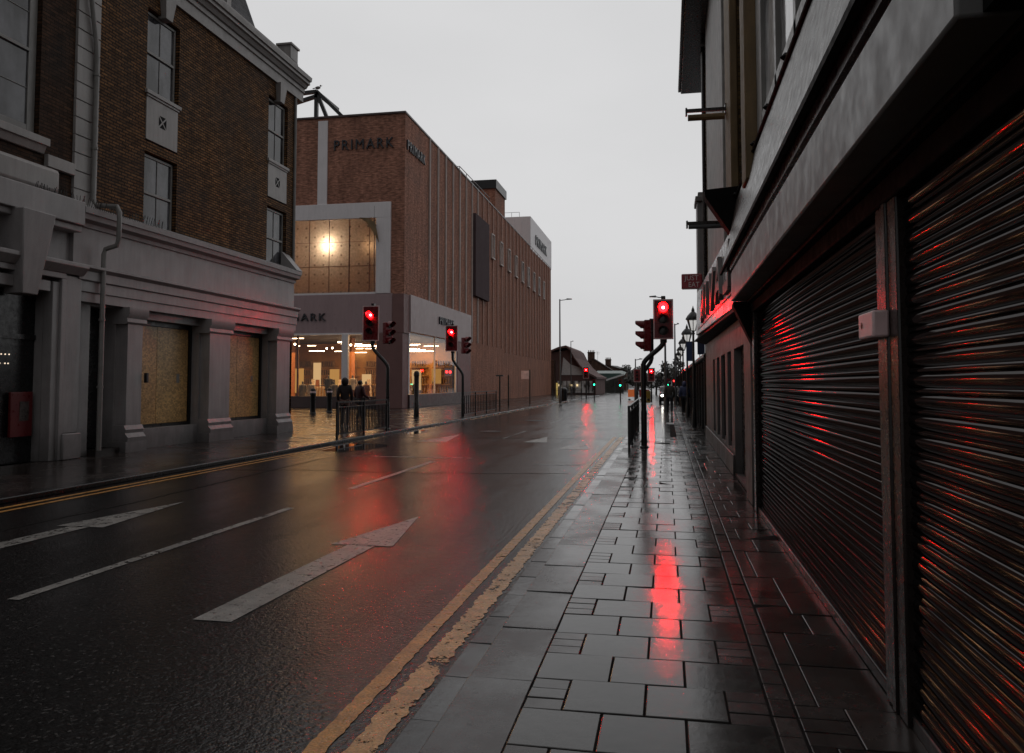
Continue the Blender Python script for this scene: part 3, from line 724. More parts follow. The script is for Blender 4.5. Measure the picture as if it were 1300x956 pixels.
for y0, y1 in ((16.6, 17.26), (20.04, 21.21), (23.94, 24.95)):
    p_ = MB(); xb = XA + .08; w_ = .28
    p_.box(xb - .1, xb + w_, y0 + .06, y1 - .06, .62, 3.0)
    p_.box(xb - .1, xb + w_ + .10, y0 - .05, y1 + .05, 0, .24).prism([(xb - .1, .24), (xb + w_ + .10, .24), (xb + w_ + .11, .34), (xb + w_ + .03, .44), (xb + w_ + .05, .52), (xb + w_, .62), (xb - .1, .62)], 'y', y0, y1)
    p_.prism([(xb - .1, 3.0), (xb + w_, 3.0), (xb + w_ + .05, 3.05), (xb + w_ + .04, 3.14), (xb + w_ + .10, 3.24), (xb + w_ + .10, 3.395), (xb - .1, 3.395)], 'y', y0 - .03, y1 + .03)
    obj('pilaster', p_, 'stucco', A)
for (a, b_, e0, g) in (sh1, sh2):
    fr = MB(); x = XA - .22
    fr.box(x, x + .08, a, a + .1, e0, g).box(x, x + .08, b_ - .1, b_, e0, g).box(x, x + .08, a + .1, b_ - .1, g - .12, g).box(x, x + .08, a + .1, b_ - .1, e0, e0 + .08)
    f = obj('shop_frame', fr, 'black', A)
    mid = a + (b_ - a) * .46
    for k, (u, v) in enumerate(((a + .1, mid - .004), (mid + .004, b_ - .12))):
        obj('plywood_board', MB().box(x + .015 + .004 * k, x + .035 + .004 * k, u, v, e0 + .09, g - .13), 'osb', f)
obj('notice', MB().box(XA - .184, XA - .178, 19.4, 19.53, 1.62, 1.86), 'white_trim', A)
obj('notice', MB().box(XA - .184, XA - .178, 23.3, 23.44, 1.66, 1.84), 'white_trim', A)
dd = MB(); x = XA - .28; dd.box(x, x + .06, 15.74, 16.58, .12, 3.35)
for zz0, zz1 in ((.35, 1.2), (1.35, 2.3), (2.45, 3.2)): dd.box(x + .06, x + .075, 15.86, 16.46, zz0, zz1)
d_ = obj('door', dd, 'dark_door', A, bevel=.008); obj('door_step', MB().box(XA - .3, XA + .3, 15.76, 16.54, 0, .12), 'block', A)
obj('letter_box', MB().box(XA + .36, XA + .44, 17.28, 17.36, 1.62, 1.86), 'black', A, bevel=.01)
sp = MB()
for k in range(70): 
    yy = 13.6 + k * .06 + random.uniform(-.01, .01); sp.beam((XA + .45, yy, 5.45), (XA + .45 + random.uniform(-.06, .1), yy + random.uniform(-.05, .05), 5.64), .008)
obj('bird_spikes', sp, 'black', A)
dp = MB(); dp.tube([(XA + .2, 15.05, 11.6), (XA + .16, 15.25, 11.1), (XA + .13, 15.62, 9.4), (XA + .12, 15.68, 9.0), (XA + .12, 15.68, 5.75), (XA + .2, 15.7, 5.62), (XA + .70, 15.74, 5.58), (XA + .75, 15.75, 5.45), (XA + .75, 15.75, 4.85), (XA + .7, 15.75, 4.7), (XA + .44, 15.72, 4.62), (XA + .42, 15.70, 4.5), (XA + .45, 15.66, .12)], .055, 10)
for zz in (8.6, 6.9, 3.0, 1.5): dp.lathe([(.07, 0), (.07, .05)], (XA + (.12 if zz > 5.6 else .43), 15.68, zz), 10)
obj('drainpipe', dp, 'white_trim', A)
obj('drainpipe', MB().tube([(XA + .04, 25.7, 11.7), (XA + .04, 25.7, 5.6)], .05, 8), 'white_trim', A)

# ------------------------------------------------------------------ LEFT: older corner house with the portal
B = thing('portal_building', 'dark brick building with heavy grey keystone portal and large sash windows', 'building', (-14, 11, 0))
mb = MB(); hb = [(12.2, 14.18, 6.72, 10.3), (8.3, 10.3, 6.72, 10.3)]
mb.wall('x', XA, 3, 15.14, 5.6, 12.0, hb, .16, 1); obj('brick_wall', mb, 'brick_dark', B)
obj('core', MB().box(-23.9, XA - .17, 3, 15.1, 5.0, 12.5), 'soffit', B)
for (a, b_, e0, g) in hb:
    sash(B, XA, a + .02, b_ - .02, e0 + .02, g - .02, cols=2, rows=2, fr=.2)
    obj('window_sill', MB().box(XA - .1, XA + .16, a - .15, b_ + .15, e0 - .16, e0).prism([(XA, e0 - .32), (XA + .06, e0 - .32), (XA + .12, e0 - .16), (XA, e0 - .16)], 'y', a - .1, b_ + .1), 'stucco_light', B, bevel=.01)
obj('string_course', MB().box(XA - .05, XA + .10, 14.35, 15.14, 6.16, 6.42), 'stucco_light', B, bevel=.012)
obj('cornice', MB().prism([(XA - .3, 11.9), (XA + .08, 11.9), (XA + .2, 12.1), (XA + .5, 12.35), (XA + .5, 12.6), (XA - .3, 12.6)], 'y', 3, 12.99), 'stucco_light', B)
gw = MB(); ent = (10.2, 14.32, 0, 3.5); gw.wall('x', XA + .12, 3, 15.13, 0, 4.98, [ent], .2, 1); obj('rendered_wall', gw, 'stucco', B)
obj('fascia_band', MB().box(XA - .2, XA + .5, 3, 15.0, 5.0, 5.52).box(XA - .2, XA + .42, 3, 15.0, 4.86, 5.0), 'stucco', B, bevel=.02)
obj('parapet_block', MB().box(XA - .1, XA + .42, 9.6, 14.35, 5.52, 6.05), 'stucco_light', B, bevel=.09)
am = MB()
am.box(XA + .12, XA + .34, 14.32, 14.50, 0, 3.72).box(XA + .12, XA + .40, 14.50, 14.62, 0, 3.8).box(XA + .12, XA + .34, 10.2, 14.25, 3.5, 3.72).box(XA + .12, XA + .40, 10.2, 14.62, 3.8, 3.92)
am.prism([(XA + .12, 3.92), (XA + .42, 3.92), (XA + .56, 4.08), (XA + .56, 4.16), (XA + .12, 4.26)], 'y', 10.2, 15.1)
obj('portal_surround', am, 'stucco', B, bevel=.012)
obj('pier', MB().box(XA + .12, XA + .36, 14.64, 15.12, .55, 3.9).box(XA + .12, XA + .44, 14.6, 15.13, 0, .55), 'stucco', B, bevel=.02)
ks = MB(); ks.hexa([(XA + .1, 13.32, 3.36), (XA + .52, 13.32, 3.36), (XA + .52, 13.72, 3.36), (XA + .1, 13.72, 3.36)], [(XA + .1, 13.1, 5.0), (XA + .7, 13.1, 5.0), (XA + .7, 13.94, 5.0), (XA + .1, 13.94, 5.0)])
obj('keystone', ks, 'stucco', B, bevel=.02)
ed = MB(); x = XA - .07; ed.box(x - .1, x, 10.2, 14.32, 0, 3.5)
for k in range(4): ed.box(x, x + .05, 10.25 + k * 1.0, 10.33 + k * 1.0, 0, 3.45)
ed.box(x, x + .05, 10.2, 14.3, 2.5, 2.6); obj('entrance_doors', ed, 'dark_door', B)
gp = obj('door_glass', MB().box(x + .01, x + .02, 12.4, 13.2, .2, 2.45), 'pane', B)
ps = tag(obj('poster_board', MB().box(XA - .03, XA + .03, 13.66, 14.22, .53, 1.43), 'poster_red', bevel=.01), 'red notice board with a small grey picture inside the dark portal', 'notice board')
obj('picture', MB().box(XA + .031, XA + .037, 13.88, 14.12, .85, 1.24), 'poster_print', ps)
dim = M_emit('dim_lights', (1, .8, .6), 1.2)
for k in range(10): obj('small_light', MB().sphere((XA - .02, 13.2 + .1 * (k % 5) + random.uniform(0, .05), 2.0 + .18 * (k // 5)), .014, 6), dim, B)
obj('main_wall', MB().box(-23.8, XA - .7, 3, 15.1, 0, 4.98), 'soffit', B)
obj('rear_block', MB().box(-23.85, XA - .32, 15.15, 25.4, 0.01, 3.58), 'soffit', A)

# ------------------------------------------------------------------ LEFT: department store
XP, YP = -16.6, 49.0
P = thing('department_store', 'large red brown brick department store with white fins and lit shop windows on the corner', 'building', (-25, 70, 0))
ZT0, ZT1 = 19.3, 18.55
bw = MB()
bw.wall('y', YP, -40, XP, 7.4, ZT0, [(-40, -17.5, 7.4, 13.45)], .3, -1)
bw.add([(XP, YP, 7.42), (XP, 116, 7.42), (XP, 116, ZT1), (XP, YP, ZT0)], [(0, 1, 2, 3)]).quad((XP, 66.6, 0), (XP, 116, 0), (XP, 116, 7.42), (XP, 66.6, 7.42))
bw.quad((XP, 116, 0), (-40, 116, 0), (-40, 116, ZT1), (XP, 116, ZT1))
bw.quad((XP, YP, ZT0), (XP, 116, ZT1), (-40, 116, ZT1), (-40, YP, ZT0))
obj('brick_wall', bw, 'brick_store', P)
obj('coping', MB().beam((XP - .04, YP - .04, ZT0 + .05), (XP - .04, 116, ZT1 + .05), .2, .12).box(-40, XP + .06, YP - .1, YP + .1, ZT0 - .01, ZT0 + .11), 'store_dark', P)
obj('white_strip', MB().box(-22.65, -21.98, YP - .08, YP, 13.45, 19.1), 'store_white', P)
wf = MB(); wf.box(-40, -17.5, YP - .14, YP + .2, 12.42, 13.45).box(-18.5, -17.5, YP - .14, YP + .2, 7.45, 12.42)
obj('white_frame', wf, 'store_white', P, bevel=.02)
obj('fascia', MB().box(-40, -17.36, YP - .12, YP + .2, 4.88, 7.44), 'store_grey', P, bevel=.02)
obj('fascia_trim', MB().box(-40, -18.42, YP - .16, YP - .06, 4.78, 4.9), 'store_white', P)
obj('upper_frame', MB().box(-40, -18.5, YP - .1, YP + .02, 7.44, 7.56), 'store_white', P)
# corner pier
obj('corner_pier', MB().box(-18.4, XP - .02, YP - .16, YP + 1.0, 0, 4.86).box(-17.34, XP + .05, YP - .17, YP + 1.0, 4.86, 7.4), 'store_pier', P, bevel=.02)
obj('side_fascia', MB().box(XP - .1, XP + .14, 50.02, 66.6, 5.0, 7.46), 'store_pale', P, bevel=.02)
for a, b_ in ((61.9, 62.2), (50.02, 50.2), (56, 56.12)): obj('window_post', MB().box(XP - .08, XP + .02, a, b_, .9, 5.0), 'store_white', P)
obj('side_panel', MB().box(XP - .1, XP + .08, 62.2, 66.6, .9, 5.0), 'store_pier', P)
obj('plinth', MB().box(XP - .3, XP + .1, 50.02, 66.6, 0, .88).box(-40, -18.42, YP - .12, YP + .12, 0, .78), 'store_dark', P, bevel=.02)
obj('side_glass', MB().quad((XP - .03, 50.2, .88), (XP - .03, 61.9, .88), (XP - .03, 61.9, 5.0), (XP - .03, 50.2, 5.0)), 'glass', P)
fg = MB().quad((-40, YP, .78), (-18.4, YP, .78), (-18.4, YP, 4.8), (-40, YP, 4.8)); g_ = obj('front_glass', fg, 'glass', P)
for x in (-38, -35, -32, -29.3, -26.6, -23.9, -20.5): obj('mullion', MB().box(x - .05, x + .05, YP - .06, YP + .04, .78, 4.8), 'store_pier', g_)
obj('shop_pillar', MB().box(-20.72, -20.28, YP - .3, YP - .07, 0, 4.8), 'store_white', P)
obj('upper_window_film', MB().quad((-40, YP, 7.56), (-18.5, YP, 7.56), (-18.5, YP, 12.42), (-40, YP, 12.42)), 'film', P)
mu = MB()
for k in range(16): mu.box(-40 + k * 1.4, -39.975 + k * 1.4, YP - .05, YP + .02, 7.56, 12.42)
for zz in (9.3, 10.9): mu.box(-40, -18.5, YP - .045, YP + .015, zz, zz + .022)
obj('upper_mullions', mu, 'store_pier', P)
obj('cable', MB().tube([(-18.62, YP - .12, 13.2), (-18.6, YP - .12, 7.6)], .025, 6), 'store_dark', P)
# inside of the shop
obj('shop_room', MB().quad((-40, 62, 0), (-16.9, 62, 0), (-16.9, 62, 4.9), (-40, 62, 4.9)).quad((-40, YP + .3, 0), (-40, 62, 0), (-40, 62, 4.9), (-40, YP + .3, 4.9)), 'warm_wall', P)
obj('shop_floor', MB().quad((-40, YP, .03), (-16.7, YP, .03), (-16.7, 62, .03), (-40, 62, .03)), 'shop_floor', P)
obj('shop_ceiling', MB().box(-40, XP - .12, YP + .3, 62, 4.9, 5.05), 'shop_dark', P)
obj('upper_room', MB().quad((-40, 53, 7.5), (-16.9, 53, 7.5), (-16.9, 53, 13), (-40, 53, 13)).quad((-40, YP + .25, 7.5), (-16.9, YP + .25, 7.5), (-16.9, 53, 7.5), (-40, 53, 7.5)).quad((-40, YP + .25, 12.9), (-16.9, YP + .25, 12.9), (-16.9, 53, 12.9), (-40, 53, 12.9)).quad((-17, YP + .25, 7.5), (-17, 53, 7.5), (-17, 53, 13), (-17, YP + .25, 13)), 'warm_wall', P)
for (x, y, z, r_) in ((-27.5, 55, 0, .3), (-22.6, 54.5, 0, .32), (-19.6, 56, 0, .25), (-32, 56, 0, .3)):
    obj('shop_column', MB().box(x - r_, x + r_, y - r_, y + r_, .03, 4.9), 'cloth_rust', P)
for k in range(20):
    x = -25.6 + (k % 5) * 1.75 + random.uniform(-.4, .4); y = 50.6 + (k // 5) * 3.6 + random.uniform(-.6, .6); l = random.uniform(.5, 1.6); zq = random.uniform(3.95, 4.7)
    o = obj('light_bar', MB().box(x, x + l, y, y + .05, zq, zq + .035), 'tube', P)
for k in range(12):
    o = obj('spotlight', MB().sphere((-26 + random.uniform(0, 8.8), 50 + random.uniform(.3, 9), 4.25 + random.uniform(-.1, .35)), .06, 8), 'spot', P)
for k in range(5):
    o = obj('light_bar', MB().box(XP - 3 - random.uniform(0, 3), XP - 1.2, 51 + 2.2 * k, 51.05 + 2.2 * k, 4.1, 4.15), 'tube', P)
sh = MB()
for k in range(9):
    x = -34 + k * 1.95
    for zz in (.8, 1.5, 2.2, 2.9): sh.box(x, x + 1.5, 61.5, 61.95, zz, zz + .04)
    for j in range(26): sh.box(x + .05 * j + .05, x + .05 * j + .085, 61.55, 61.9, .9 + .7 * (j % 4), 1.35 + .7 * (j % 4))
obj('wall_shelves', sh, 'cloth_beige', P)
glow = M_emit('glow_panel', (1, .50, .13), .5); glow2 = M_emit('pale_glow_panel', (1, .62, .28), .7)  # added glowing panels, put in for gold tones along the back wall
for k in range(11):
    x = -33 + k * 1.45 + random.uniform(-.2, .2); obj('glow_panel', MB().box(x, x + random.uniform(.4, .8), 61.3, 61.4, random.uniform(.7, 1.6), random.uniform(2.2, 3.4)), glow if k % 3 else glow2, P)
for k in range(14):
    x = -26.5 + k * .62 + random.uniform(-.2, .2); y = random.uniform(52, 59); w2 = random.uniform(.12, .3)
    obj('hanging_garment', MB().hexa([(x - w2, y - .1, random.uniform(.5, 1.0))] * 1 + [(x + w2, y - .1, .7), (x + w2, y + .1, .7), (x - w2, y + .1, .7)], [(x - w2 * .6, y - .08, 1.9), (x + w2 * .6, y - .08, 1.9), (x + w2 * .6, y + .08, 1.9), (x - w2 * .6, y + .08, 1.9)]), random.choice(['cloth_white', 'cloth_beige', 'cloth_black', 'cloth_rust', 'cloth_white']), P)
def area(name, loc, size, energy, col, rot=(0, 0, 0)):
    l = bpy.data.lights.new(name, 'AREA'); l.energy = energy; l.color = col; l.shape = 'RECTANGLE'; l.size = size[0]; l.size_y = size[1]
    o = bpy.data.objects.new(name, l); COL.objects.link(o); o.location = loc; o.rotation_euler = rot; return o
area('shop_light', (-24, 53.5, 3.9), (12, 5), 750, (1, .52, .18))
area('mannequin_fill', (-22, 49.9, 4.6), (8, .8), 70, (1, .62, .28), (R(-20), 0, 0))  # added lamp that brightens the front mannequins
area('shop_light_side', (-19.5, 57.5, 4.7), (4, 7), 360, (1, .52, .18))
def point(name, loc, energy, col, r=.1):
    l = bpy.data.lights.new(name, 'POINT'); l.energy = energy; l.color = col; l.shadow_soft_size = r
    o = bpy.data.objects.new(name, l); COL.objects.link(o); o.location = loc; return o
point('floodlight', (-21.9, YP + .5, 10.75), 150, (1, .74, .44), .12)
point('floodlight_edge', (-18.95, YP + .5, 10.6), 16, (1, .6, .28), .1)
point('upper_room_lamp', (-25, YP + 2, 10.5), 60, (1, .62, .36), .3)
obj('floodlight', MB().sphere((-21.9, YP + .72, 10.75), .16, 10), 'spot', P)
# fins, banner, windows of the long side
k = 0; yy = 54.4
while yy < 115.5:
    zt = ZT0 + (ZT1 - ZT0) * (yy - YP) / 67 - .05
    zb = 7.48 if yy < 66.6 else (5.2 if yy < 80 else 4.8)
    obj('fin', MB().box(XP, XP + .11, yy - .06, yy + .06, zb, zt), 'fin' if yy < 70 else 'fin_brown', P); yy += 2.12
obj('banner', MB().box(XP + .0, XP + .30, 67.5, 73.0, 9.3, 16.6), 'banner', P, bevel=.02)
for k in range(9):
    yy = 75.5 + k * 4.12; zz = 16.2 - k * .06
    f = MB(); f.box(XP + .0, XP + .16, yy - .62, yy - .5, zz - 2.35, zz).box(XP, XP + .16, yy + .5, yy + .62, zz - 2.35, zz).box(XP, XP + .16, yy - .5, yy + .5, zz - .12, zz).box(XP, XP + .2, yy - .66, yy + .66, zz - 2.47, zz - 2.35)
    f = obj('window', f, 'fin', P); obj('pane', MB().box(XP + .0, XP + .05, yy - .5, yy + .5, zz - 2.35, zz - .12), 'pane_sky', f)
pl = MB(); pl.box(-26, -17.05, 79, 84, 18.4, 21.6); ph = obj('plant_tower', pl, 'brick_store', P); obj('tower_cap', MB().box(-26.2, -16.9, 78.8, 84.2, 21.6, 22.5), 'black', ph)
wb = MB(); wb.box(-30, XP + .06, 97.7, 116.2, 18.45, 22.6)
for k in range(8): wb.box(-30 + .3, -29, 97.6, 97.7, 18.5, 22.5)
for k in range(7): wb.box(-24 + k * 1.05, -23.94 + k * 1.05, 97.62, 97.7, 18.5, 22.55)
obj('white_penthouse', wb, 'store_white', P, bevel=.03)
rl = MB(); 
for k in range(6): rl.beam((-17.4, 66 + k * 2.4, 18.8), (-17.4, 66 + k * 2.4, 20.4), .05)
rl.beam((-17.4, 66, 20.4), (-17.4, 78, 20.4), .05).beam((-17.4, 66, 19.7), (-17.4, 78, 19.7), .04).beam((-19.5, 66, 20.4), (-17.4, 66, 20.4), .05)
obj('roof_rail', rl, 'steel', P); rl = MB()
for k in range(5): rl.beam((-22 + k, 97.9, 22.6), (-22 + k, 97.9, 23.2), .04)
rl.beam((-22, 97.9, 23.2), (-18, 97.9, 23.2), .04)
obj('roof_rail', rl, 'steel', P)
bl = MB(); bl.prism([(-19.57, 12.43), (-18.93, 12.38), (-18.5, 12.05), (-18.33, 11.3), (-18.22, 10.75), (-18.62, 11.45), (-19.1, 12.1)], 'y', YP - .36, YP - .28); bl.beam((-18.5, YP - .32, 11.9), (-18.5, YP, 11.9), .05)
tag(obj('blade_sign', bl, 'stone'), 'brown leaf shaped blade hanging at the upper window corner of the store', 'sign')
# store lettering
def letters(body, size, o, right, width, label, mat='letters', depth=.05):
    mb_ = text_on(None, body, size, None, None, o, right, (0, 0, 1), width, depth, 1.25)
    return tag(obj('sign_lettering', mb_, mat, smooth=False), label, 'sign')
letters('PRIMARK', .98, (-21.5, YP - .06, 17.05), (1, 0, 0), 4.15, 'dark raised capital letters high on the brick front wall of the store')
letters('PRIMARK', .98, (XP + .06, 49.3, 16.95), (0, 1, 0), 3.9, 'dark raised capital letters round the corner high on the side wall of the store')
letters('PRIMARK', .72, (-25.75, YP - .18, 5.72), (1, 0, 0), 3.85, 'dark capital letters on the grey fascia over the lit shop windows')
letters('PRIMARK', .8, (XP + .2, 56.6, 6.0), (0, 1, 0), 4.0, 'dark capital letters on the pale fascia over the side shop window')
letters('PRIMARK', 1.9, (XP + .12, 101.5, 19.6), (0, 1, 0), 9.5, 'dark capital letters on the white rooftop box of the store')

# roof truss and a bird on it
T = thing('roof_truss', 'dark steel roof truss standing above the far brick wall top', 'roof structure', (-27, 56, 19.3))
tr = MB(); ya, yb = 56, 56
for (a, b_) in (((-31, ya, 23.7), (-26.05, ya, 23.95)), ((-31, ya, 22.4), (-26.05, ya, 23.6)), ((-26.05, ya, 23.95), (-23.9, ya, 21.8)), ((-26.05, ya, 23.8), (-25.2, ya, 21.8)), ((-26.1, ya, 23.9), (-26.1, ya, 19.2)), ((-31, ya, 21.8), (-23.9, ya, 21.8)), ((-23.9, ya, 21.8), (-23.9, ya, 19.2)), ((-30, ya, 21.8), (-30, ya, 19.2)), ((-26.1, ya + 4, 23.9), (-26.1, ya, 23.9))):
    tr.beam(a, b_, .26)
obj('truss_frame', tr, 'black', T)
bd = MB(); bd.sphere((0, 0, .16), .13, 10, 1.7, .8, .9); bd.sphere((.22, 0, .30), .07, 8); bd.beam((.27, 0, .3), (.36, 0, .28), .025); bd.beam((-.18, 0, .16), (-.42, 0, .12), .1, .03); bd.beam((0, .03, 0), (0, .03, .08), .015); bd.beam((0, -.03, 0), (0, -.03, .08), .015)
tag(obj('bird', bd, 'cloth_grey', loc=(-26.0, 56, 24.08)), 'grey gull perched on top of the dark steel roof truss', 'bird')

# ------------------------------------------------------------------ people and mannequins (skin-modifier figures)
def skin_mb(verts, edges, radii, roots=(0,), sub=1):
    me = bpy.data.meshes.new('skin'); me.from_pydata(verts, edges, []); ob = bpy.data.objects.new('skin', me); COL.objects.link(ob)
    ob.modifiers.new('s', 'SKIN'); 
    if not me.skin_vertices: me.skin_vertices.new() if hasattr(me.skin_vertices, 'new') else None
    for i, r_ in enumerate(radii):
        sv = me.skin_vertices[0].data[i]; sv.radius = (r_, r_) if not isinstance(r_, tuple) else r_; sv.use_root = i in roots
    ss = ob.modifiers.new('u', 'SUBSURF'); ss.levels = sub; ss.render_levels = sub
    bpy.context.view_layer.update()
    m2 = bpy.data.meshes.new_from_object(ob.evaluated_get(bpy.context.evaluated_depsgraph_get()))
    mb_ = MB(); mb_.add([tuple(v.co) for v in m2.vertices], [tuple(p.vertices) for p in m2.polygons])
    bpy.data.objects.remove(ob); bpy.data.meshes.remove(me); bpy.data.meshes.remove(m2); return mb_

def joints(h, stride, swing, bend):
    """joint positions of a standing or walking figure facing -Y, height h"""
    k = h / 1.75; J = {}
    J['pelvis'] = (0, 0, .93 * k); J['waist'] = (0, .0, 1.07 * k); J['chest'] = (0, 0, 1.28 * k); J['neck'] = (0, -.01 * k, 1.48 * k); J['head'] = (0, -.03 * k, 1.57 * k); J['top'] = (0, -.02 * k, 1.70 * k)
    for s in (-1, 1):
        st = stride * s; sw = -swing * s
        J['hip', s] = (.095 * s * k, 0, .90 * k); J['knee', s] = (.10 * s * k, -st * .5 - .03 * k, .50 * k); J['ankle', s] = (.10 * s * k, -st + (.05 if st < 0 else 0), (.085 + (.05 if st < 0 else 0)) * k); J['toe', s] = (.115 * s * k, -st - .16 * k + (.05 if st < 0 else 0), .035 * k)
        J['shoulder', s] = (.185 * s * k, 0, 1.42 * k); J['elbow', s] = (.235 * s * k, .02 - sw * .3, 1.13 * k)
        J['wrist', s] = (.225 * s * k, -.05 - sw - bend * .18, (.90 + bend * .14) * k); J['hand', s] = (.22 * s * k, -.08 - sw - bend * .24, (.83 + bend * .16) * k)
    return J, k

def person(label, loc, rz, h, stride, swing, coat, trousers, shoes, hood=False, bend=0.0, long_coat=False, group=None):
    J, k = joints(h, stride, swing, bend); root = thing('person', label, 'person', (0, 0, 0), group)
    V, E, Rr, ids, roots = [], [], [], {}, [0]
    def v(key, p, r_): ids[key] = len(V); V.append(p); Rr.append(r_); return ids[key]
    def chain(*ks):
        for a, b_ in zip(ks, ks[1:]): E.append((ids[a], ids[b_]))
    v('pelvis', J['pelvis'], (.14 * k, .10 * k)); v('waist', J['waist'], (.125 * k, .09 * k)); v('chest', J['chest'], (.16 * k, .11 * k)); v('neck', J['neck'], .055 * k); v('head', J['head'], (.075 * k, .09 * k)); v('top', J['top'], (.062 * k, .075 * k))
    chain('pelvis', 'waist', 'chest', 'neck', 'head', 'top')
    for s in (-1, 1):
        for nm, r_ in (('hip', .085), ('knee', .058), ('ankle', .04), ('toe', .035)): v((nm, s), J[nm, s], r_ * k)
        E.append((ids['pelvis'], ids['hip', s])); chain(('hip', s), ('knee', s), ('ankle', s), ('toe', s))
        for nm, r_ in (('shoulder', .06), ('elbow', .042), ('wrist', .028), ('hand', (.036, .018))): v((nm, s), J[nm, s], tuple(q * k for q in r_) if isinstance(r_, tuple) else r_ * k)
        E.append((ids['chest'], ids['shoulder', s])); chain(('shoulder', s), ('elbow', s), ('wrist', s), ('hand', s))
        hx, hy, hz = J['hand', s]
        for f_ in range(5):                                       # four fingers and a thumb
            off = (f_ - 1.5) * .017; ln = (.062, .07, .066, .052, .045)[f_]
            a = len(V)
            if f_ < 4: pts = [(hx, hy + off, hz), (hx - .004 * s, hy + off - .004, hz - ln * .6), (hx - .018 * s, hy + off - .01, hz - ln)]
            else: pts = [(hx, hy - .025, hz + .03), (hx - .012 * s, hy - .05, hz + .0), (hx - .02 * s, hy - .055, hz - .025)]
            for p_ in pts: V.append(p_); Rr.append(.0085)
            E += [(a, a + 1), (a + 1, a + 2)]; roots.append(a)
    # nose and ears grow from the head
    body = obj('body', skin_mb(V, E, Rr, roots, 1), 'skin', root)
    hx, hy, hz = J['head']
    obj('nose', MB().sphere((hx, hy - .098 * k, hz + .01 * k), .014 * k, 6, .8, 1.2, 1.5), 'skin', body)
    obj('mouth', MB().sphere((hx, hy - .088 * k, hz - .035 * k), .018 * k, 6, 1.3, .4, .25), 'hair', body)
    for s in (-1, 1):
        obj('ear', MB().sphere((hx + .083 * s * k, hy + .01, hz + .02 * k), .02 * k, 6, .5, 1, 1.4), 'skin', body)
        obj('eye', MB().sphere((hx + .032 * s * k, hy - .082 * k, hz + .035 * k), .011 * k, 6), 'hair', body)
    # coat
    V, E, Rr, ids = [], [], [], {}
    v('hem', (0, .01, (.62 if long_coat else .80) * k), (.19 * k, .14 * k)); v('pelvis', J['pelvis'], (.175 * k, .135 * k)); v('waist', J['waist'], (.165 * k, .13 * k)); v('chest', J['chest'], (.195 * k, .145 * k)); v('neck', (0, 0, 1.46 * k), .085 * k)
    chain('hem', 'pelvis', 'waist', 'chest', 'neck')
    for s in (-1, 1):
        for nm, r_ in (('shoulder', .085), ('elbow', .066), ('wrist', .05)): v((nm, s), J[nm, s], r_ * k)
        E.append((ids['chest'], ids['shoulder', s])); chain(('shoulder', s), ('elbow', s), ('wrist', s))
    obj('coat', skin_mb(V, E, Rr, (0,), 2), coat, root)
    V, E, Rr, ids = [], [], [], {}
    v('pelvis', J['pelvis'], (.155 * k, .12 * k))
    for s in (-1, 1):
        for nm, r_ in (('hip', .10), ('knee', .075), ('ankle', .06)): v((nm, s), J[nm, s], r_ * k)
        E.append((ids['pelvis'], ids['hip', s])); chain(('hip', s), ('knee', s), ('ankle', s))
    obj('trousers', skin_mb(V, E, Rr, (0,), 2), trousers, root)
    for s in (-1, 1):
        a, t = J['ankle', s], J['toe', s]; sm = MB(); sm.sphere(((a[0] + t[0]) / 2, (a[1] + t[1]) / 2 + .01, max(.05, t[2] + .012)), .1, 10, .48, 1.45, .48); obj('shoe', sm, shoes, root)
    hm = MB()
    if hood: hm.sphere((hx, hy + .02, hz + .03), .135 * k, 12, .95, 1.05, 1.18); 
    else: hm.sphere((hx, hy + .022 * k, hz + .065 * k), .098 * k, 12, .93, 1.05, .98)
    obj('hood' if hood else 'hair', hm, coat if hood else 'hair', root)
    root.location = loc; root.rotation_euler = (0, 0, rz); return root

person('person in a dark hooded coat and pale trousers with white trainers behind the guard rail', (-11.55, 27.5, 0), R(200), 1.82, .22, .12, MT['coat_dark'], MT['trousers_pale'], MT['shoe_white'], True, .3, True)
person('person in a dark maroon coat walking beside the hooded person near the shop', (-12.45, 31.2, 0), R(150), 1.76, .2, .15, MT['coat_red'], MT['trousers'], MT['shoe_dark'], False, .6, True)
person('person in a dark olive coat walking along the wet pavement, nearer the road', (.16, 42.3, 0), R(180), 1.74, .13, .14, MT['coat_green'], MT['trousers'], MT['shoe_dark'])
person('person in a blue jacket walking along the pavement beside the dark railing', (.92, 42.6, 0), R(176), 1.72, .10, .1, MT['coat_blue'], MT['trousers'], MT['shoe_dark'], True)

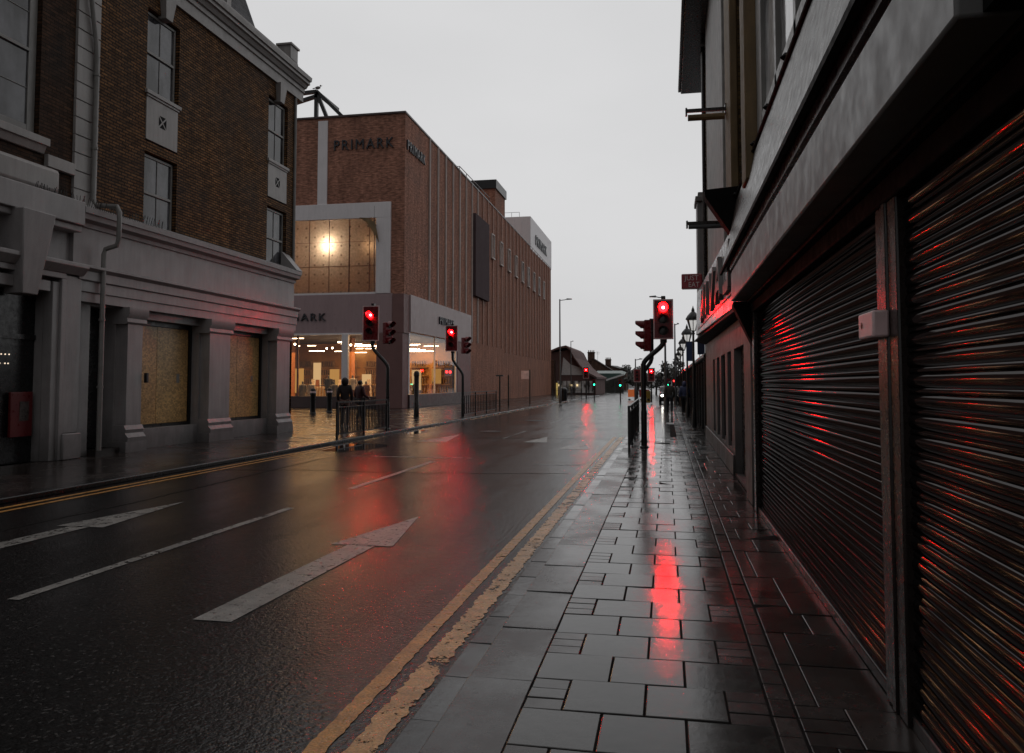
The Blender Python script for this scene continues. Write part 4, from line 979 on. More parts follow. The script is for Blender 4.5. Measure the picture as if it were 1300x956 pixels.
def mannequin(label, loc, rz, h, top, low, group='dressed figures in the shop window'):
    J, k = joints(h, .05, .06, .3); root = thing('mannequin', label, 'mannequin', (0, 0, 0), group)
    V, E, Rr, ids = [], [], [], {}
    def v(key, p, r_): ids[key] = len(V); V.append(p); Rr.append(r_)
    for nm, r_ in (('pelvis', .13), ('chest', .13), ('neck', .05), ('head', .08), ('top', .06)): v(nm, J[nm], r_ * k)
    for a, b_ in (('pelvis', 'chest'), ('chest', 'neck'), ('neck', 'head'), ('head', 'top')): E.append((ids[a], ids[b_]))
    for s in (-1, 1):
        for nm, r_ in (('hip', .085), ('knee', .06), ('ankle', .042), ('toe', .035), ('shoulder', .06), ('elbow', .045), ('wrist', .03)): v((nm, s), J[nm, s], r_ * k)
        E += [(0, ids['hip', s]), (ids['hip', s], ids['knee', s]), (ids['knee', s], ids['ankle', s]), (ids['ankle', s], ids['toe', s]), (1, ids['shoulder', s]), (ids['shoulder', s], ids['elbow', s]), (ids['elbow', s], ids['wrist', s])]
    obj('figure', skin_mb(V, E, Rr, (0,), 1), 'cloth_grey', root)
    g = MB(); g.lathe([(.27 * k, .70 * k), (.22 * k, .95 * k), (.175 * k, 1.1 * k), (.21 * k, 1.3 * k), (.2 * k, 1.42 * k), (.08 * k, 1.5 * k)], (0, 0, 0), 14)
    for s in (-1, 1): g.tube([J['shoulder', s], J['elbow', s], J['wrist', s]], [.085 * k, .07 * k, .055 * k], 8)
    obj('top', g, top, root)
    g = MB()
    for s in (-1, 1): g.tube([J['hip', s], J['knee', s], J['ankle', s]], [.11 * k, .085 * k, .07 * k], 8)
    obj('trousers', g, low, root)
    obj('stand', MB().lathe([(.22, 0), (.22, .02), (.02, .025)], (0, 0, 0), 14), 'cloth_black', root)
    root.location = loc; root.rotation_euler = (0, 0, rz)
    pb = None
    return root
mans = [(-24.3, 50.6, 'cloth_grey', 'cloth_black', 'grey topped dummy at the left end of the lit window'), (-23.55, 50.3, 'cloth_white', 'cloth_white', 'dummy all in white low in the lit window behind the bollard'),
        (-22.7, 51.2, 'cloth_black', 'cloth_black', 'tall dummy dressed in black standing on a plinth'), (-22.0, 50.5, 'cloth_grey', 'cloth_beige', 'dummy in a grey top and beige trousers beside the black one'),
        (-20.9, 51.1, 'cloth_white', 'cloth_rust', 'dummy in a white top on a plinth above the two people'), (-19.7, 50.5, 'cloth_rust', 'cloth_black', 'dummy in a rust top beside the white column'),
        (-19.0, 50.9, 'cloth_beige', 'cloth_grey', 'dummy in a beige top nearest the corner pier')]
for i, (x, y, a, b_, lb) in enumerate(mans):
    zz = .45 if i in (2, 4) else .04
    if i in (2, 4): tag(obj('plinth', MB().box(-.4, .4, -.35, .35, 0, .40), 'cloth_beige', loc=(x, y, .035), bevel=.01), 'low beige plinth under the dummy in black' if i == 2 else 'low beige plinth under the dummy in a white top', 'plinth')
    mannequin(lb, (x, y, zz + .005), R(random.uniform(-25, 25)), 1.78, MT[a], MT[b_])
for i, (y, a, lb) in enumerate(((51.6, 'cloth_white', 'white topped dummy in the side window, nearest the corner'), (54.2, 'cloth_black', 'black topped dummy in the middle of the side window'), (58.5, 'cloth_rust', 'rust topped dummy far along the side window'))):
    mannequin(lb, (XP - .9, y, .04), R(90), 1.8, MT[a], MT['cloth_black'], 'dressed figures in the side window')
def rack(label, x, y, cols):
    r = thing('clothes_rack', label, 'clothes rack', (x, y, .03), 'clothes racks inside the shop')
    f = MB(); f.beam((x - .7, y, .03), (x - .7, y, 1.45), .035).beam((x + .7, y, .03), (x + .7, y, 1.45), .035).beam((x - .72, y, 1.45), (x + .72, y, 1.45), .035).beam((x - .7, y - .25, .06), (x - .7, y + .25, .06), .04).beam((x + .7, y - .25, .06), (x + .7, y + .25, .06), .04)
    obj('frame', f, 'steel', r)
    for k in range(12):
        xx = x - .62 + k * .113; c = cols[k % len(cols)]
        obj('garment', MB().hexa([(xx - .04, y - .27, .55), (xx + .04, y - .27, .55), (xx + .04, y + .27, .5), (xx - .04, y + .27, .5)], [(xx - .015, y - .2, 1.38), (xx + .015, y - .2, 1.38), (xx + .015, y + .2, 1.38), (xx - .015, y + .2, 1.38)]), c, r)
rack('rack of white and beige clothes behind the left dummies', -24.2, 53.2, ['cloth_white', 'cloth_beige'])
rack('rack of bright beige clothes between the shop columns', -21.8, 54.0, ['cloth_beige', 'cloth_white', 'cloth_beige'])
rack('rack of dark and rust clothes behind the right dummies', -19.6, 53.4, ['cloth_black', 'cloth_rust'])

# two glowing boxes stand in for tail lamps mirrored in the side window
rw = thing('tail_lamp_glints', 'pair of small red glows standing in for tail lamps mirrored in the side shop window', 'light', (XP + .1, 59.6, 2.3))
obj('backing', MB().box(XP + .0, XP + .03, 58.6, 60.7, 2.2, 2.75), 'store_dark', rw)
obj('tail_glow', MB().box(XP + .03, XP + .06, 58.9, 59.35, 2.42, 2.58), 'red_small', rw); obj('tail_glow', MB().box(XP + .03, XP + .06, 59.9, 60.35, 2.42, 2.58), 'red_small', rw)

# ------------------------------------------------------------------ traffic signals
def head_at(root, c, lit='red_on', rz=0.0, w_=.50, hgt=.98, board=True):
    """three-aspect head facing -Y (turned by rz) with its middle at c"""
    Mx = Matrix.Translation(c) @ Matrix.Rotation(rz, 4, 'Z')
    def put(name, mb_, mat, par, **k):
        mb_.v = [tuple(Mx @ Vector(p)) for p in mb_.v]; return obj(name, mb_, mat, par, **k)
    h = MB(); h.box(-.17, .17, -.06, .12, -hgt / 2 + .05, hgt / 2 - .05); H = put('signal_head', h, 'black_red_glow', root, bevel=.02)
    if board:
        b_ = MB(); b_.box(-w_ / 2 + .022, w_ / 2 - .022, -.064, -.052, -hgt / 2 + .022, hgt / 2 - .022); put('backing_board', b_, 'black_red_glow', H)
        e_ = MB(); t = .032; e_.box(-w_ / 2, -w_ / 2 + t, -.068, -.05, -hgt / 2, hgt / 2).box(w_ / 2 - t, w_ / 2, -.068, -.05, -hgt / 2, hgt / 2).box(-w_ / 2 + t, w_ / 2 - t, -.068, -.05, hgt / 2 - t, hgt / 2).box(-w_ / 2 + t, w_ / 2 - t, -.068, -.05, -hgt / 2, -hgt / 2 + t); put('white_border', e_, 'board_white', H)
    for k, zz in enumerate((.29, 0, -.29)):
        on = (k == 0 and lit and lit.startswith('red')); lens = MB(); lens.disc((0, -.075, zz), (.084 if on else .105), 'y', 24, -.012)
        lo = put('lens', lens, lit if on else 'lens_off', H)
        if on: put('lens_rim', MB().lathe([(.086, 0), (.114, .006), (.114, .012), (.086, .012)], (0, 0, 0), 24).turn_y((0, -.07, zz)), 'red_rim', H)
        vs = MB(); n = 14; pts = []
        for j in range(n + 1):
            a = R(-40) + R(260) * j / n; pts.append((math.cos(a), math.sin(a)))
        for j in range(n):
            for (r0, r1) in ((.118, .128),):
                p, q = pts[j], pts[j + 1]; d0 = -.07 - .22 * max(.3, min(1, (p[1] + .85) / 1.2)); d1 = -.07 - .22 * max(.3, min(1, (q[1] + .85) / 1.2))
                vs.hexa([(p[0] * r0, -.066, zz + p[1] * r0), (p[0] * r1, -.066, zz + p[1] * r1), (q[0] * r1, -.066, zz + q[1] * r1), (q[0] * r0, -.066, zz + q[1] * r0)],
                        [(p[0] * r0, d0, zz + p[1] * r0), (p[0] * r1, d0, zz + p[1] * r1), (q[0] * r1, d1, zz + q[1] * r1), (q[0] * r0, d1, zz + q[1] * r0)])
        put('visor', vs, 'black_red_glow', H)
    return H

def ped_head(root, c, lit, rz):
    Mx = Matrix.Translation(c) @ Matrix.Rotation(rz, 4, 'Z')
    def put(name, mb_, mat, par): mb_.v = [tuple(Mx @ Vector(p)) for p in mb_.v]; return obj(name, mb_, mat, par)
    H = put('pedestrian_head', MB().box(-.17, .17, -.1, .1, -.36, .36), 'black_red_glow', root)
    for k, zz in enumerate((.17, -.17)):
        put('lens', MB().disc((0, -.105, zz), .075, 'y', 16, -.01), lit if (k == 1) == (lit == 'green_on') and lit else 'lens_off', H)
        put('visor', MB().box(-.13, .13, -.24, -.1, zz + .11, zz + .125).box(-.135, -.12, -.24, -.1, zz - .08, zz + .11).box(.12, .135, -.24, -.1, zz - .08, zz + .11), 'black_red_glow', H)

def pole_base(mb_, r=.06):
    mb_.lathe([(r + .05, 0), (r + .05, .02), (r + .012, .05), (r + .012, .9), (r, .95)], (0, 0, 0), 14)

def swan_signal(label, loc, off, zc, group, ped=None, side=None, bend_z=(2.2, 2.75), button=False, lit='red_on', hgt=.98, w_=.5):
    """swan-neck post: base at loc, head pushed sideways by off"""
    t = thing('traffic_signal', label, 'traffic signal', (0, 0, 0), group)
    p = MB(); zb = zc - hgt / 2; r = .062; pole_base(p, r)
    z0, z1 = zb - bend_z[1], zb - bend_z[0]; n = 10
    pts = [(0, 0, 0), (0, 0, z0 - .15)]
    for j in range(n + 1):
        f = j / n; s_ = f * f * (3 - 2 * f); pts.append((off * s_, 0, z0 + (z1 - z0) * (f * .85 + .15 * s_)))
    pts += [(off, 0, z1 + .12), (off, .02, zb + .06)]
    p.tube(pts, r, 12); obj('post', p, 'black_l', t)
    obj('clamp', MB().lathe([(.075, -.06), (.085, -.05), (.085, .05), (.075, .06)], (off, .02, zb - .02), 12).box(off - .05, off + .05, -.02, .2, zc + hgt / 2 - .02, zc + hgt / 2 + .1), 'black_l', t)
    head_at(t, Vector((off, -.12, zc)), lit, 0, w_, hgt)
    if side:
        for (dx, dy, z_, rz) in side: head_at(t, Vector((dx, dy, z_)), None, rz, .42, .86, False)
    if button:
        b_ = obj('push_button_unit', MB().box(.065, .165, -.06, .06, 1.12, 1.42), 'yellow_box', t, bevel=.01); obj('button', MB().disc((.115, -.066, 1.2), .03, 'y', 12, -.01), 'black_l', b_)
    t.location = loc; return t
G = 'red traffic signals at the crossing'
swan_signal('red traffic signal by the shutters with kinked post and yellow button box', (-.56, 20.3, 0), .50, 3.20, G, bend_z=(.05, .62), button=True, hgt=1.0, w_=.49)
sgn = thing('traffic_signal', 'side facing traffic signal behind the red one, dark lenses turned to the road', 'traffic signal', (0, 0, 0), G)
p = MB(); pole_base(p, .055); p.tube([(0, 0, 0), (0, 0, 1.75), (.03, 0, 1.95), (.20, 0, 2.2), (.23, 0, 2.3), (.23, 0, 3.4)], .055, 12); obj('post', p, 'black_l', sgn)
head_at(sgn, Vector((.08, -.02, 2.93)), None, R(-82), .44, .96, False); sgn.location = (-.62, 22.4, 0)
swan_signal('red traffic signal standing by the guard rail in front of the lit shop window', (-9.62, 26.7, 0), -.58, 3.72, G, side=((-.12, .35, 3.4, R(60)),), bend_z=(.15, .95), hgt=1.24, w_=.61)
swan_signal('red traffic signal farther left in front of the long brick side wall', (-9.38, 36.3, 0), -.50, 3.72, G, side=((.02, .4, 3.4, R(60)),), bend_z=(.3, 1.15), hgt=1.22, w_=.6)
G2 = 'traffic signals far down the road'
def far_signal(label, loc, zc, lit):
    t = thing('traffic_signal', label, 'traffic signal', (0, 0, 0), G2); p = MB(); pole_base(p); p.tube([(0, 0, 0), (0, 0, zc - .4)], .06, 10); obj('post', p, 'black_l', t); head_at(t, Vector((0, -.1, zc)), lit, 0, .6, 1.15); t.location = loc; return t
far_signal('distant red traffic signal on the left pavement before the curved roof building', (-8.0, 81, ROAD + .08), 2.7, 'red_far')
far_signal('distant red traffic signal just left of the big kinked signal post', (-1.25, 68.7, ROAD + .08), 2.35, 'red_far')
for lb, loc, lit, rz, z_ in (('green pedestrian signal right of the distant red signal', (-7.1, 80, ROAD), 'green_on', 0, 1.75), ('green pedestrian signal beside the pale canopy', (-4.0, 71, ROAD), 'green_on', 0, 1.7), ('small green signal seen above the walking people', (.2, 74, ROAD), 'green_on', 0, 1.75), ('small red signal seen between the two walking people', (.68, 74.3, ROAD), 'red_small', 0, 1.75)):
    t = thing('pedestrian_signal', lb, 'traffic signal', (0, 0, 0), G2); p = MB(); p.tube([(0, .1, 0), (0, .1, z_ + .5)], .055, 10); obj('post', p, 'black_l', t)
    ped_head(t, Vector((0, 0, z_)), lit, rz); t.location = loc
far_signal('dark backed traffic signal on a post beside the orange barriers', (-2.55, 72, ROAD), 2.4, None)

# ------------------------------------------------------------------ guard rails
def guard_rail(label, a, b_, n=2, h=1.08, gap=.125, bar=.03):
    a = Vector((a[0], a[1], 0)); b_ = Vector((b_[0], b_[1], 0)); t = thing('guard_rail', label, 'guard rail', a, 'guard rails along the kerbs'); d = b_ - a
    for k in range(n + 1):
        q = a + d * k / n; obj('post', MB().beam(q, q + Vector((0, 0, h)), .06), 'black', t)
    obj('top_rail', MB().beam(a + Vector((0, 0, h - .02)), b_ + Vector((0, 0, h - .02)), .05, .045), 'black', t)
    for k in range(n):
        p, q = a + d * k / n, a + d * (k + 1) / n; m_ = MB(); e_ = (q - p).normalized() * .05; z0, z1 = .14, h - .16
        m_.beam(p + e_ + Vector((0, 0, z0)), q - e_ + Vector((0, 0, z0)), .03).beam(p + e_ + Vector((0, 0, z1)), q - e_ + Vector((0, 0, z1)), .03)
        c = int((q - p).length / gap)
        for j in range(1, c): r_ = p + (q - p) * j / c; m_.beam(r_ + Vector((0, 0, z0)), r_ + Vector((0, 0, z1)), bar)
        obj('bar_panel', m_, 'black', t)
guard_rail('black guard rail at the left kerb in front of the lit shop window', (-9.3, 21.6), (-9.25, 25.6), 2)
guard_rail('black guard rail beside the middle red signal before the brick side wall', (-9.45, 36.6), (-9.75, 45.5), 3, 1.2, .42, .035)
guard_rail('black guard rail by the right kerb beside the kinked signal post', (-.86, 18.75), (-.95, 27.6), 4)
guard_rail('distant black railing on the left beyond the street lamp', (-11.2, 79), (-8.3, 79.5), 3)
# ------------------------------------------------------------------ bollards, posts, signs, lamps on the left
def bollard(label, loc):
    t = thing('bollard', label, 'bollard', (0, 0, 0), 'black bollards before the shop'); obj('body', MB().lathe([(.17, 0), (.17, .06), (.14, .1), (.135, 1.0), (.15, 1.03), (.15, 1.1), (.135, 1.13), (.13, 1.3), (.08, 1.36), (.01, 1.37)], (0, 0, 0), 16), 'black_l', t)
    obj('band', MB().lathe([(.148, 1.12), (.152, 1.12), (.152, 1.2), (.14, 1.2)], (0, 0, 0), 16), 'board_white', t); t.location = loc
bollard('black bollard with pale band, left of the pair before the shop', (-18.1, 38.9, 0)); bollard('black bollard with pale band, right of the pair, close to the people', (-18.2, 41.2, 0))
tag(obj('wooden_post', MB().lathe([(.13, 0), (.13, .7), (.12, .72), (.12, 1.95), (.14, 1.98), (.14, 2.1), (.09, 2.2), (.01, 2.22)], (0, 0, 0), 14), 'rail_brown', loc=(-11.9, 37.1, 0)), 'stout brown post standing alone in front of the corner pier', 'post')
def sign_pole(label, x, y, h, plate=None):
    t = thing('sign_pole', label, 'sign', (x, y, 0), 'poles along the left kerb'); obj('pole', MB().tube([(x, y, 0), (x, y, h)], .05, 10), 'black', t)
    if plate == 'side': obj('sign_plate', MB().box(x - .68, x - .06, y - .06, y - .04, h - .75, h - .1), 'board_white', t, bevel=.01)
    if plate == 'cap': obj('cap', MB().box(x - .22, x + .22, y - .1, y + .1, h, h + .08), 'steel', t)
sign_pole('pole topped by a short flat cap beyond the guard rail', -10.1, 48.2, 2.05, 'cap'); sign_pole('thin bare pole between the capped pole and the plated one', -10.9, 55, 2.2); sign_pole('pole with a small white square plate facing the road', -10.5, 61.6, 2.7, 'side')
def street_lamp(label, x, y, h, arm, grp='tall street lamps', rz=0):
    t = thing('street_lamp', label, 'street lamp', (0, 0, 0), grp); p = MB(); p.lathe([(.12, 0), (.12, 1.2), (.07, 1.3)], (0, 0, 0), 12); p.tube([(0, 0, 1.2), (0, 0, h)], [.075, .05], 10); obj('pole', p, 'steel', t)
    obj('arm', MB().tube([(0, 0, h - .1), (arm * .5, 0, h - .06), (arm * .8, 0, h)], .03, 8), 'steel', t); obj('lantern', MB().hexa([(arm * .7, -.1, h - .06), (arm * 1.25, -.1, h - .04), (arm * 1.25, .1, h - .04), (arm * .7, .1, h - .06)], [(arm * .7, -.06, h + .06), (arm * 1.25, -.05, h + .03), (arm * 1.25, .05, h + .03), (arm * .7, .06, h + .06)]), 'steel', t, bevel=.01)
    t.location = (x, y, 0); t.rotation_euler = (0, 0, rz)
street_lamp('tall grey street lamp on the left past the brick store', -8.5, 64.5, 8.5, .8); street_lamp('tall grey street lamp with its arm showing over the right signal head', -.05, 50, 7.0, -.75)
street_lamp('slim distant street lamp in the middle of the view', -2.7, 72, 3.8, .5); street_lamp('slim pole lamp behind the curved roof', -13.2, 112, 7.6, .3); street_lamp('slim tall lamp column among the lanterns', .66, 61, 6.1, .25)
sign_pole('thin dark pole next to the slim distant lamp', -2.1, 69, 3.3)
# heritage lanterns on the right
def lantern(label, x, y, h=3.55):
    t = thing('lantern_post', label, 'lamp post', (0, 0, 0), 'row of old style lanterns above the railing')
    obj('pole', MB().lathe([(.09, 0), (.09, .5), (.07, .6), (.05, .8), (.04, h - .15), (.07, h - .12), (.04, h - .05), (.10, h)], (0, 0, 0), 12), 'black_l', t)
    g = obj('lantern_glass', MB().lathe([(.10, h), (.15, h + .1), (.21, h + .34), (.22, h + .4)], (0, 0, 0), 8), 'lamp_glass', t, smooth=False)
    fr = MB()
    for k in range(8):
        a = 2 * PI * k / 8; fr.beam((.11 * math.cos(a), .11 * math.sin(a), h), (.225 * math.cos(a), .225 * math.sin(a), h + .4), .016)
    obj('lantern_frame', fr, 'black_l', g)
    obj('lantern_roof', MB().lathe([(.27, h + .4), (.27, h + .44), (.2, h + .56), (.11, h + .66), (.06, h + .7), (.06, h + .76), (.02, h + .86), (.005, h + .92)], (0, 0, 0), 12), 'black_l', t)
    t.location = (x, y, 0); return t
words = ['nearest', 'second', 'third', 'fourth', 'fifth', 'sixth', 'farthest']
l0 = lantern('black lantern with frosted glass, nearest of the row beside the shop sign', .99, 30)
for k, (x, y) in enumerate(((.99, 39), (.98, 48), (1.0, 58), (1.0, 68), (1.0, 80), (1.0, 93))):
    dup(l0, (x, y, 0), 0, 'black lantern with frosted glass, %s along the row above the railing' % words[k + 1])
# dark railing / kiosk line
K = thing('kiosk_row', 'long row of dark navy kiosks with posts and red trimmed top along the pavement', 'kiosk', (2, 40, 0))
obj('back_panel', MB().box(1.34, 4, 24.6, 97, 0, 2.35), 'navy', K)
for k in range(33):
    yy = 24.7 + k * 2.2; obj('post', MB().box(1.22, 1.34, yy, yy + .16, 0, 2.38), 'black', K)
obj('roof_edge', MB().box(1.12, 4.1, 24.6, 97, 2.38, 2.52), 'navy', K, bevel=.02); obj('red_trim', MB().box(1.10, 1.116, 24.6, 34, 2.40, 2.46), 'dark_red', K)
for (lb, x0, x1, y, z0, z1) in (('blue hanging banner under the shop sign, nearer one', 1.02, 1.26, 27.0, 2.56, 3.12), ('blue hanging banner farther along above the kiosks', .90, 1.18, 37, 2.62, 3.5)):
    t = thing('banner', lb, 'banner', (x1, y, z0), 'blue banners over the kiosks'); obj('cloth', MB().box(x0, x1, y, y + .03, z0, z1), 'blue', t); obj('bracket', MB().beam((x0, y + .015, z1), (1.5, y + .015, z1 + .0), .03).beam((1.5, y + .015, z1), (1.5, y + .015, 2.5), .04), 'black', t)

# ------------------------------------------------------------------ RIGHT: shuttered shop
XS = 1.13
S = thing('shuttered_shop', 'shop with closed dark roller shutters under a long pale grey fascia', 'shop', (2, 6, 0))
def shutter(y0, y1, z0, z1, pitch=.095):
    prof = []; z = z0
    shape = [(0, .0), (.06, .0045), (.16, .009), (.32, .012), (.46, .011), (.60, .0065), (.68, .0), (.70, -.002), (.76, .003), (.84, .0042), (.92, .002), (1.0, -.002)]
    m_ = MB(); ys = [y0, y1]
    while z < z1:
        pts = [(XS - d, z + f * pitch) for f, d in shape]; vs = [(x, yy, zz) for x, zz in pts for yy in ys]; fs = [(2 * k, 2 * k + 1, 2 * k + 3, 2 * k + 2) for k in range(len(pts) - 1)]
        m_.add(vs, fs); z += pitch
    return m_
def shutter_obj(y0, y1):
    mb_ = shutter(y0, y1, .06, 2.66); og = origin_of(S); me = bpy.data.meshes.new('roller_shutter'); me.from_pydata([(p[0] - og.x, p[1] - og.y, p[2] - og.z) for p in mb_.v], [], mb_.f)
    o = link('roller_shutter', me, MT['shutter'], S); obj('bottom_bar', MB().box(XS - .03, XS + .02, y0, y1, .0, .07), 'black', o, bevel=.008); return o
shutter_obj(4.42, 10.36); shutter_obj(-2.0, 4.08)
for a, b_ in ((4.06, 4.44), ):
    m_ = MB(); m_.box(XS - .045, XS + .05, a, a + .15, 0, 2.7).box(XS - .055, XS + .05, a + .155, a + .23, 0, 2.7).box(XS - .045, XS + .05, a + .235, b_, 0, 2.7); obj('guide_post', m_, 'rail_brown', S, bevel=.012)
obj('guide_post', MB().box(XS - .05, XS + .05, 10.36, 10.56, 0, 2.72), 'rail_brown', S, bevel=.01)
lk = obj('key_switch', MB().box(XS - .125, XS - .045, 4.20, 4.50, 1.83, 1.965), 'board_white', S, bevel=.012); obj('keyhole', MB().disc((XS - .127, 4.42, 1.9), .018, 'x', 12, -.004), 'black', lk)
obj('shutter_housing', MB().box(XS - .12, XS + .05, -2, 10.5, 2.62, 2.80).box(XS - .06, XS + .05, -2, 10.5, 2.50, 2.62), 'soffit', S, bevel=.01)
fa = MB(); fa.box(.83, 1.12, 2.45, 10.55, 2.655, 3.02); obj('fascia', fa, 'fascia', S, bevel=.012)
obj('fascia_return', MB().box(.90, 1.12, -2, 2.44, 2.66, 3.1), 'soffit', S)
obj('old_sign_board', MB().box(.93, 1.12, -2, 11.6, 3.05, 3.20).box(.90, 1.12, -2, 11.6, 3.20, 3.30), 'dark_red', S)
ap = MB(); ap.prism([(.86, 3.33), (1.12, 3.33), (1.12, 4.42), (1.08, 4.42)], 'y', -2, 12.7); obj('lead_apron', ap, 'lead', S)
ar = MB(); ar.prism([(.835, 3.29), (.875, 3.29), (.875, 3.335), (.835, 3.335)], 'y', -2, 12.8).tube([(1.07, -2, 4.44), (1.07, 12.7, 4.44)], .025, 8)
for k in range(9): ar.lathe([(.03, 0), (.05, .02), (.01, .06)], (1.06, 2 + k * 1.3, 4.45), 8)
obj('apron_edge', ar, 'soffit', S)
br = MB(); br.prism([(1.13, 3.68), (.62, 4.46), (.60, 4.58), (1.13, 4.62)], 'y', 12.45, 12.8); obj('scroll_bracket', br, 'soffit', S, bevel=.015)
br = MB(); br.prism([(1.13, 2.02), (.86, 2.60), (.86, 2.66), (1.13, 2.66)], 'y', 10.60, 10.86); obj('lower_bracket', br, 'soffit', S, bevel=.012)
uw = MB(); ww = [(4.6, 9.5, 4.62, 8.2), (-2, 3.6, 4.62, 8.2)]; uw.wall('x', 1.12, -2.5, 9.95, 4.42, 10.5, ww, .06, -1); obj('upper_wall', uw, 'peeling', S)
for (a, b_, e0, g) in ww:
    f = MB(); x = 1.115
    for k in range(5):
        yy = a + (b_ - a) * k / 4; f.box(x, x + .08, max(a, yy - .07), min(b_, yy + .07), e0, g)
    f.box(x, x + .08, a, b_, e0, e0 + .12).box(x, x + .08, a, b_, 6.6, 6.72); f = obj('window', f, 'white_trim', S, bevel=.01); obj('pane', MB().box(x + .05, x + .06, a, b_, e0, g), 'pane_sky', f)
obj('shop_core', MB().box(1.34, 9, -2.4, 10.5, 0, 10.4), 'soffit', S)

# ------------------------------------------------------------------ RIGHT: takeaway next door
W = thing('takeaway_shop', 'grey rendered takeaway shop with slim windows, yellow brick upper floors and peeling white pilaster', 'shop', (2, 17, 0))
XW = 1.16; slots = [(15.0, 15.9), (16.5, 17.7), (18.2, 19.2), (19.9, 20.7)]
rw_ = MB(); rw_.wall('x', XW, 10.9, 24.3, 0, 2.75, [(12.55, 14.35, .05, 2.2)] + [(a, b_, .42, 2.2) for a, b_ in slots], .14, -1); obj('rendered_wall', rw_, 'render', W)
obj('door', MB().box(XW + .12, XW + .17, 12.55, 14.35, .05, 2.2), 'dark_door', W)
for a, b_ in slots:
    f = MB(); f.box(XW + .05, XW + .11, a, a + .06, .42, 2.2).box(XW + .05, XW + .11, b_ - .06, b_, .42, 2.2).box(XW + .05, XW + .11, a + .06, b_ - .06, .42, .5); f = obj('window', f, 'black', W); obj('pane', MB().box(XW + .1, XW + .12, a, b_, .42, 2.2), 'pane', f)
obj('corner_pilaster', MB().box(XW - .07, XW + .0, 10.9, 11.7, .0, 2.7), 'render', W, bevel=.015); obj('plinth', MB().box(XW - .04, XW + .0, 14.4, 24.3, 0, .36), 'render', W, bevel=.015)
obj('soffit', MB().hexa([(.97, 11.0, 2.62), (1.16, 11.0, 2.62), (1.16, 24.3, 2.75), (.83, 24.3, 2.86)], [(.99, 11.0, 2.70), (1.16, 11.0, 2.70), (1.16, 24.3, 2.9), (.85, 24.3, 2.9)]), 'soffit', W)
sg = MB(); sg.hexa([(.985, 11.0, 2.68), (1.16, 11.0, 2.68), (1.16, 22.0, 2.9), (.80, 22.0, 2.9)], [(1.02, 11.0, 3.95), (1.16, 11.0, 3.95), (1.16, 22.0, 4.05), (.84, 22.0, 4.05)])
SG = thing('shop_sign', 'long glossy pale sign board with big raised letters lit red by the signal', 'sign', (1.0, 16, 2.7))
obj('board', sg, 'sign_white', SG, bevel=.012)
def sx(y, z): return .985 + (.80 - .985) * (y - 11) / 11 + .035 * (z - 2.7) / 1.3 - .004
def stroke(lt, y0, z0, y1, z1, t=.16):
    a = Vector((sx(y0, z0) - .03, y0, z0)); b_ = Vector((sx(y1, z1) - .03, y1, z1)); lt.beam(a, b_, .07, t)
for (y0, segs) in ((12.2, ((0, 3.05, 0, 3.75), (0, 3.08, .8, 3.08))), (13.7, ((0, 3.05, .5, 3.75), (1.0, 3.05, .5, 3.75), (.2, 3.28, .8, 3.28))), (15.3, ((0, 3.75, .5, 3.05), (1.0, 3.75, .5, 3.05))), (16.9, ((.3, 3.05, .3, 3.75),)), (18.1, ((0, 3.05, 0, 3.75), (0, 3.75, .8, 3.05), (.8, 3.05, .8, 3.75)))):
    lt = MB(); [stroke(lt, y0 + q[0], q[1], y0 + q[2], q[3]) for q in segs]; obj('raised_letter', lt, 'render', SG)
obj('red_band', MB().hexa([(sx(12, 2.95) - .014, 12, 2.93), (sx(12, 2.95) + .004, 12, 2.93), (sx(21, 2.95) + .004, 21, 2.98), (sx(21, 2.95) - .014, 21, 2.98)], [(sx(12, 3) - .014, 12, 2.975), (sx(12, 3) + .004, 12, 2.975), (sx(21, 3) + .004, 21, 3.025), (sx(21, 3) - .014, 21, 3.025)]), 'je_red', SG)
ub = MB(); ub.wall('x', 1.14, 9.95, 24.3, 2.8, 10.8, [(10.9, 12.6, 4.4, 9.4)], .22, -1); ub.wall('y', 24.3, 1.14, 9, 0, 10.8, (), .1, 1); obj('brick_wall', ub, 'brick_yellow', W)
obj('window', MB().box(1.3, 1.36, 10.9, 12.6, 4.3, 9.4), 'brick_dark', W)
obj('brick_pier', MB().box(1.02, 1.14, 12.62, 13.7, 4.1, 10.4).box(.98, 1.14, 9.98, 10.5, 4.1, 10.4), 'stone', W, bevel=.02)
obj('string_course', MB().box(1.0, 1.14, 10.52, 12.6, 9.4, 9.6), 'stone', W, bevel=.02)
obj('white_pilaster', MB().box(1.04, 1.14, 14.6, 20.0, 4.0, 10.8), 'peeling', W, bevel=.02)
obj('eaves', MB().hexa([(.52, 14, 10.45), (1.3, 14, 10.45), (1.3, 24.5, 10.45), (.52, 24.5, 10.45)], [(.50, 14, 10.75), (1.3, 14, 11.1), (1.3, 24.5, 11.1), (.50, 24.5, 10.75)]).box(.44, .52, 14, 24.5, 10.5, 10.66), 'rail_brown', W, bevel=.02)
obj('roof', MB().hexa([(.5, 9.95, 10.78), (9, 9.95, 10.78), (9, 24.6, 10.78), (.5, 24.6, 10.78)], [(4, 9.95, 13.5), (9, 9.95, 13.5), (9, 24.6, 13.5), (4, 24.6, 13.5)]), 'slate', W, smooth=False)
obj('end_pier', MB().box(.93, 1.4, 23.6, 24.5, 2.9, 6.9).box(.88, 1.4, 23.5, 24.6, 6.9, 7.05).box(.96, 1.3, 23.65, 24.4, 7.05, 7.2), 'stucco', W, bevel=.02)
dc = MB(); dc.tube([(1.02, 21.0, 10.4), (1.02, 21.0, 4.2)], .05, 8); obj('drainpipe', dc, 'rail_brown', W)
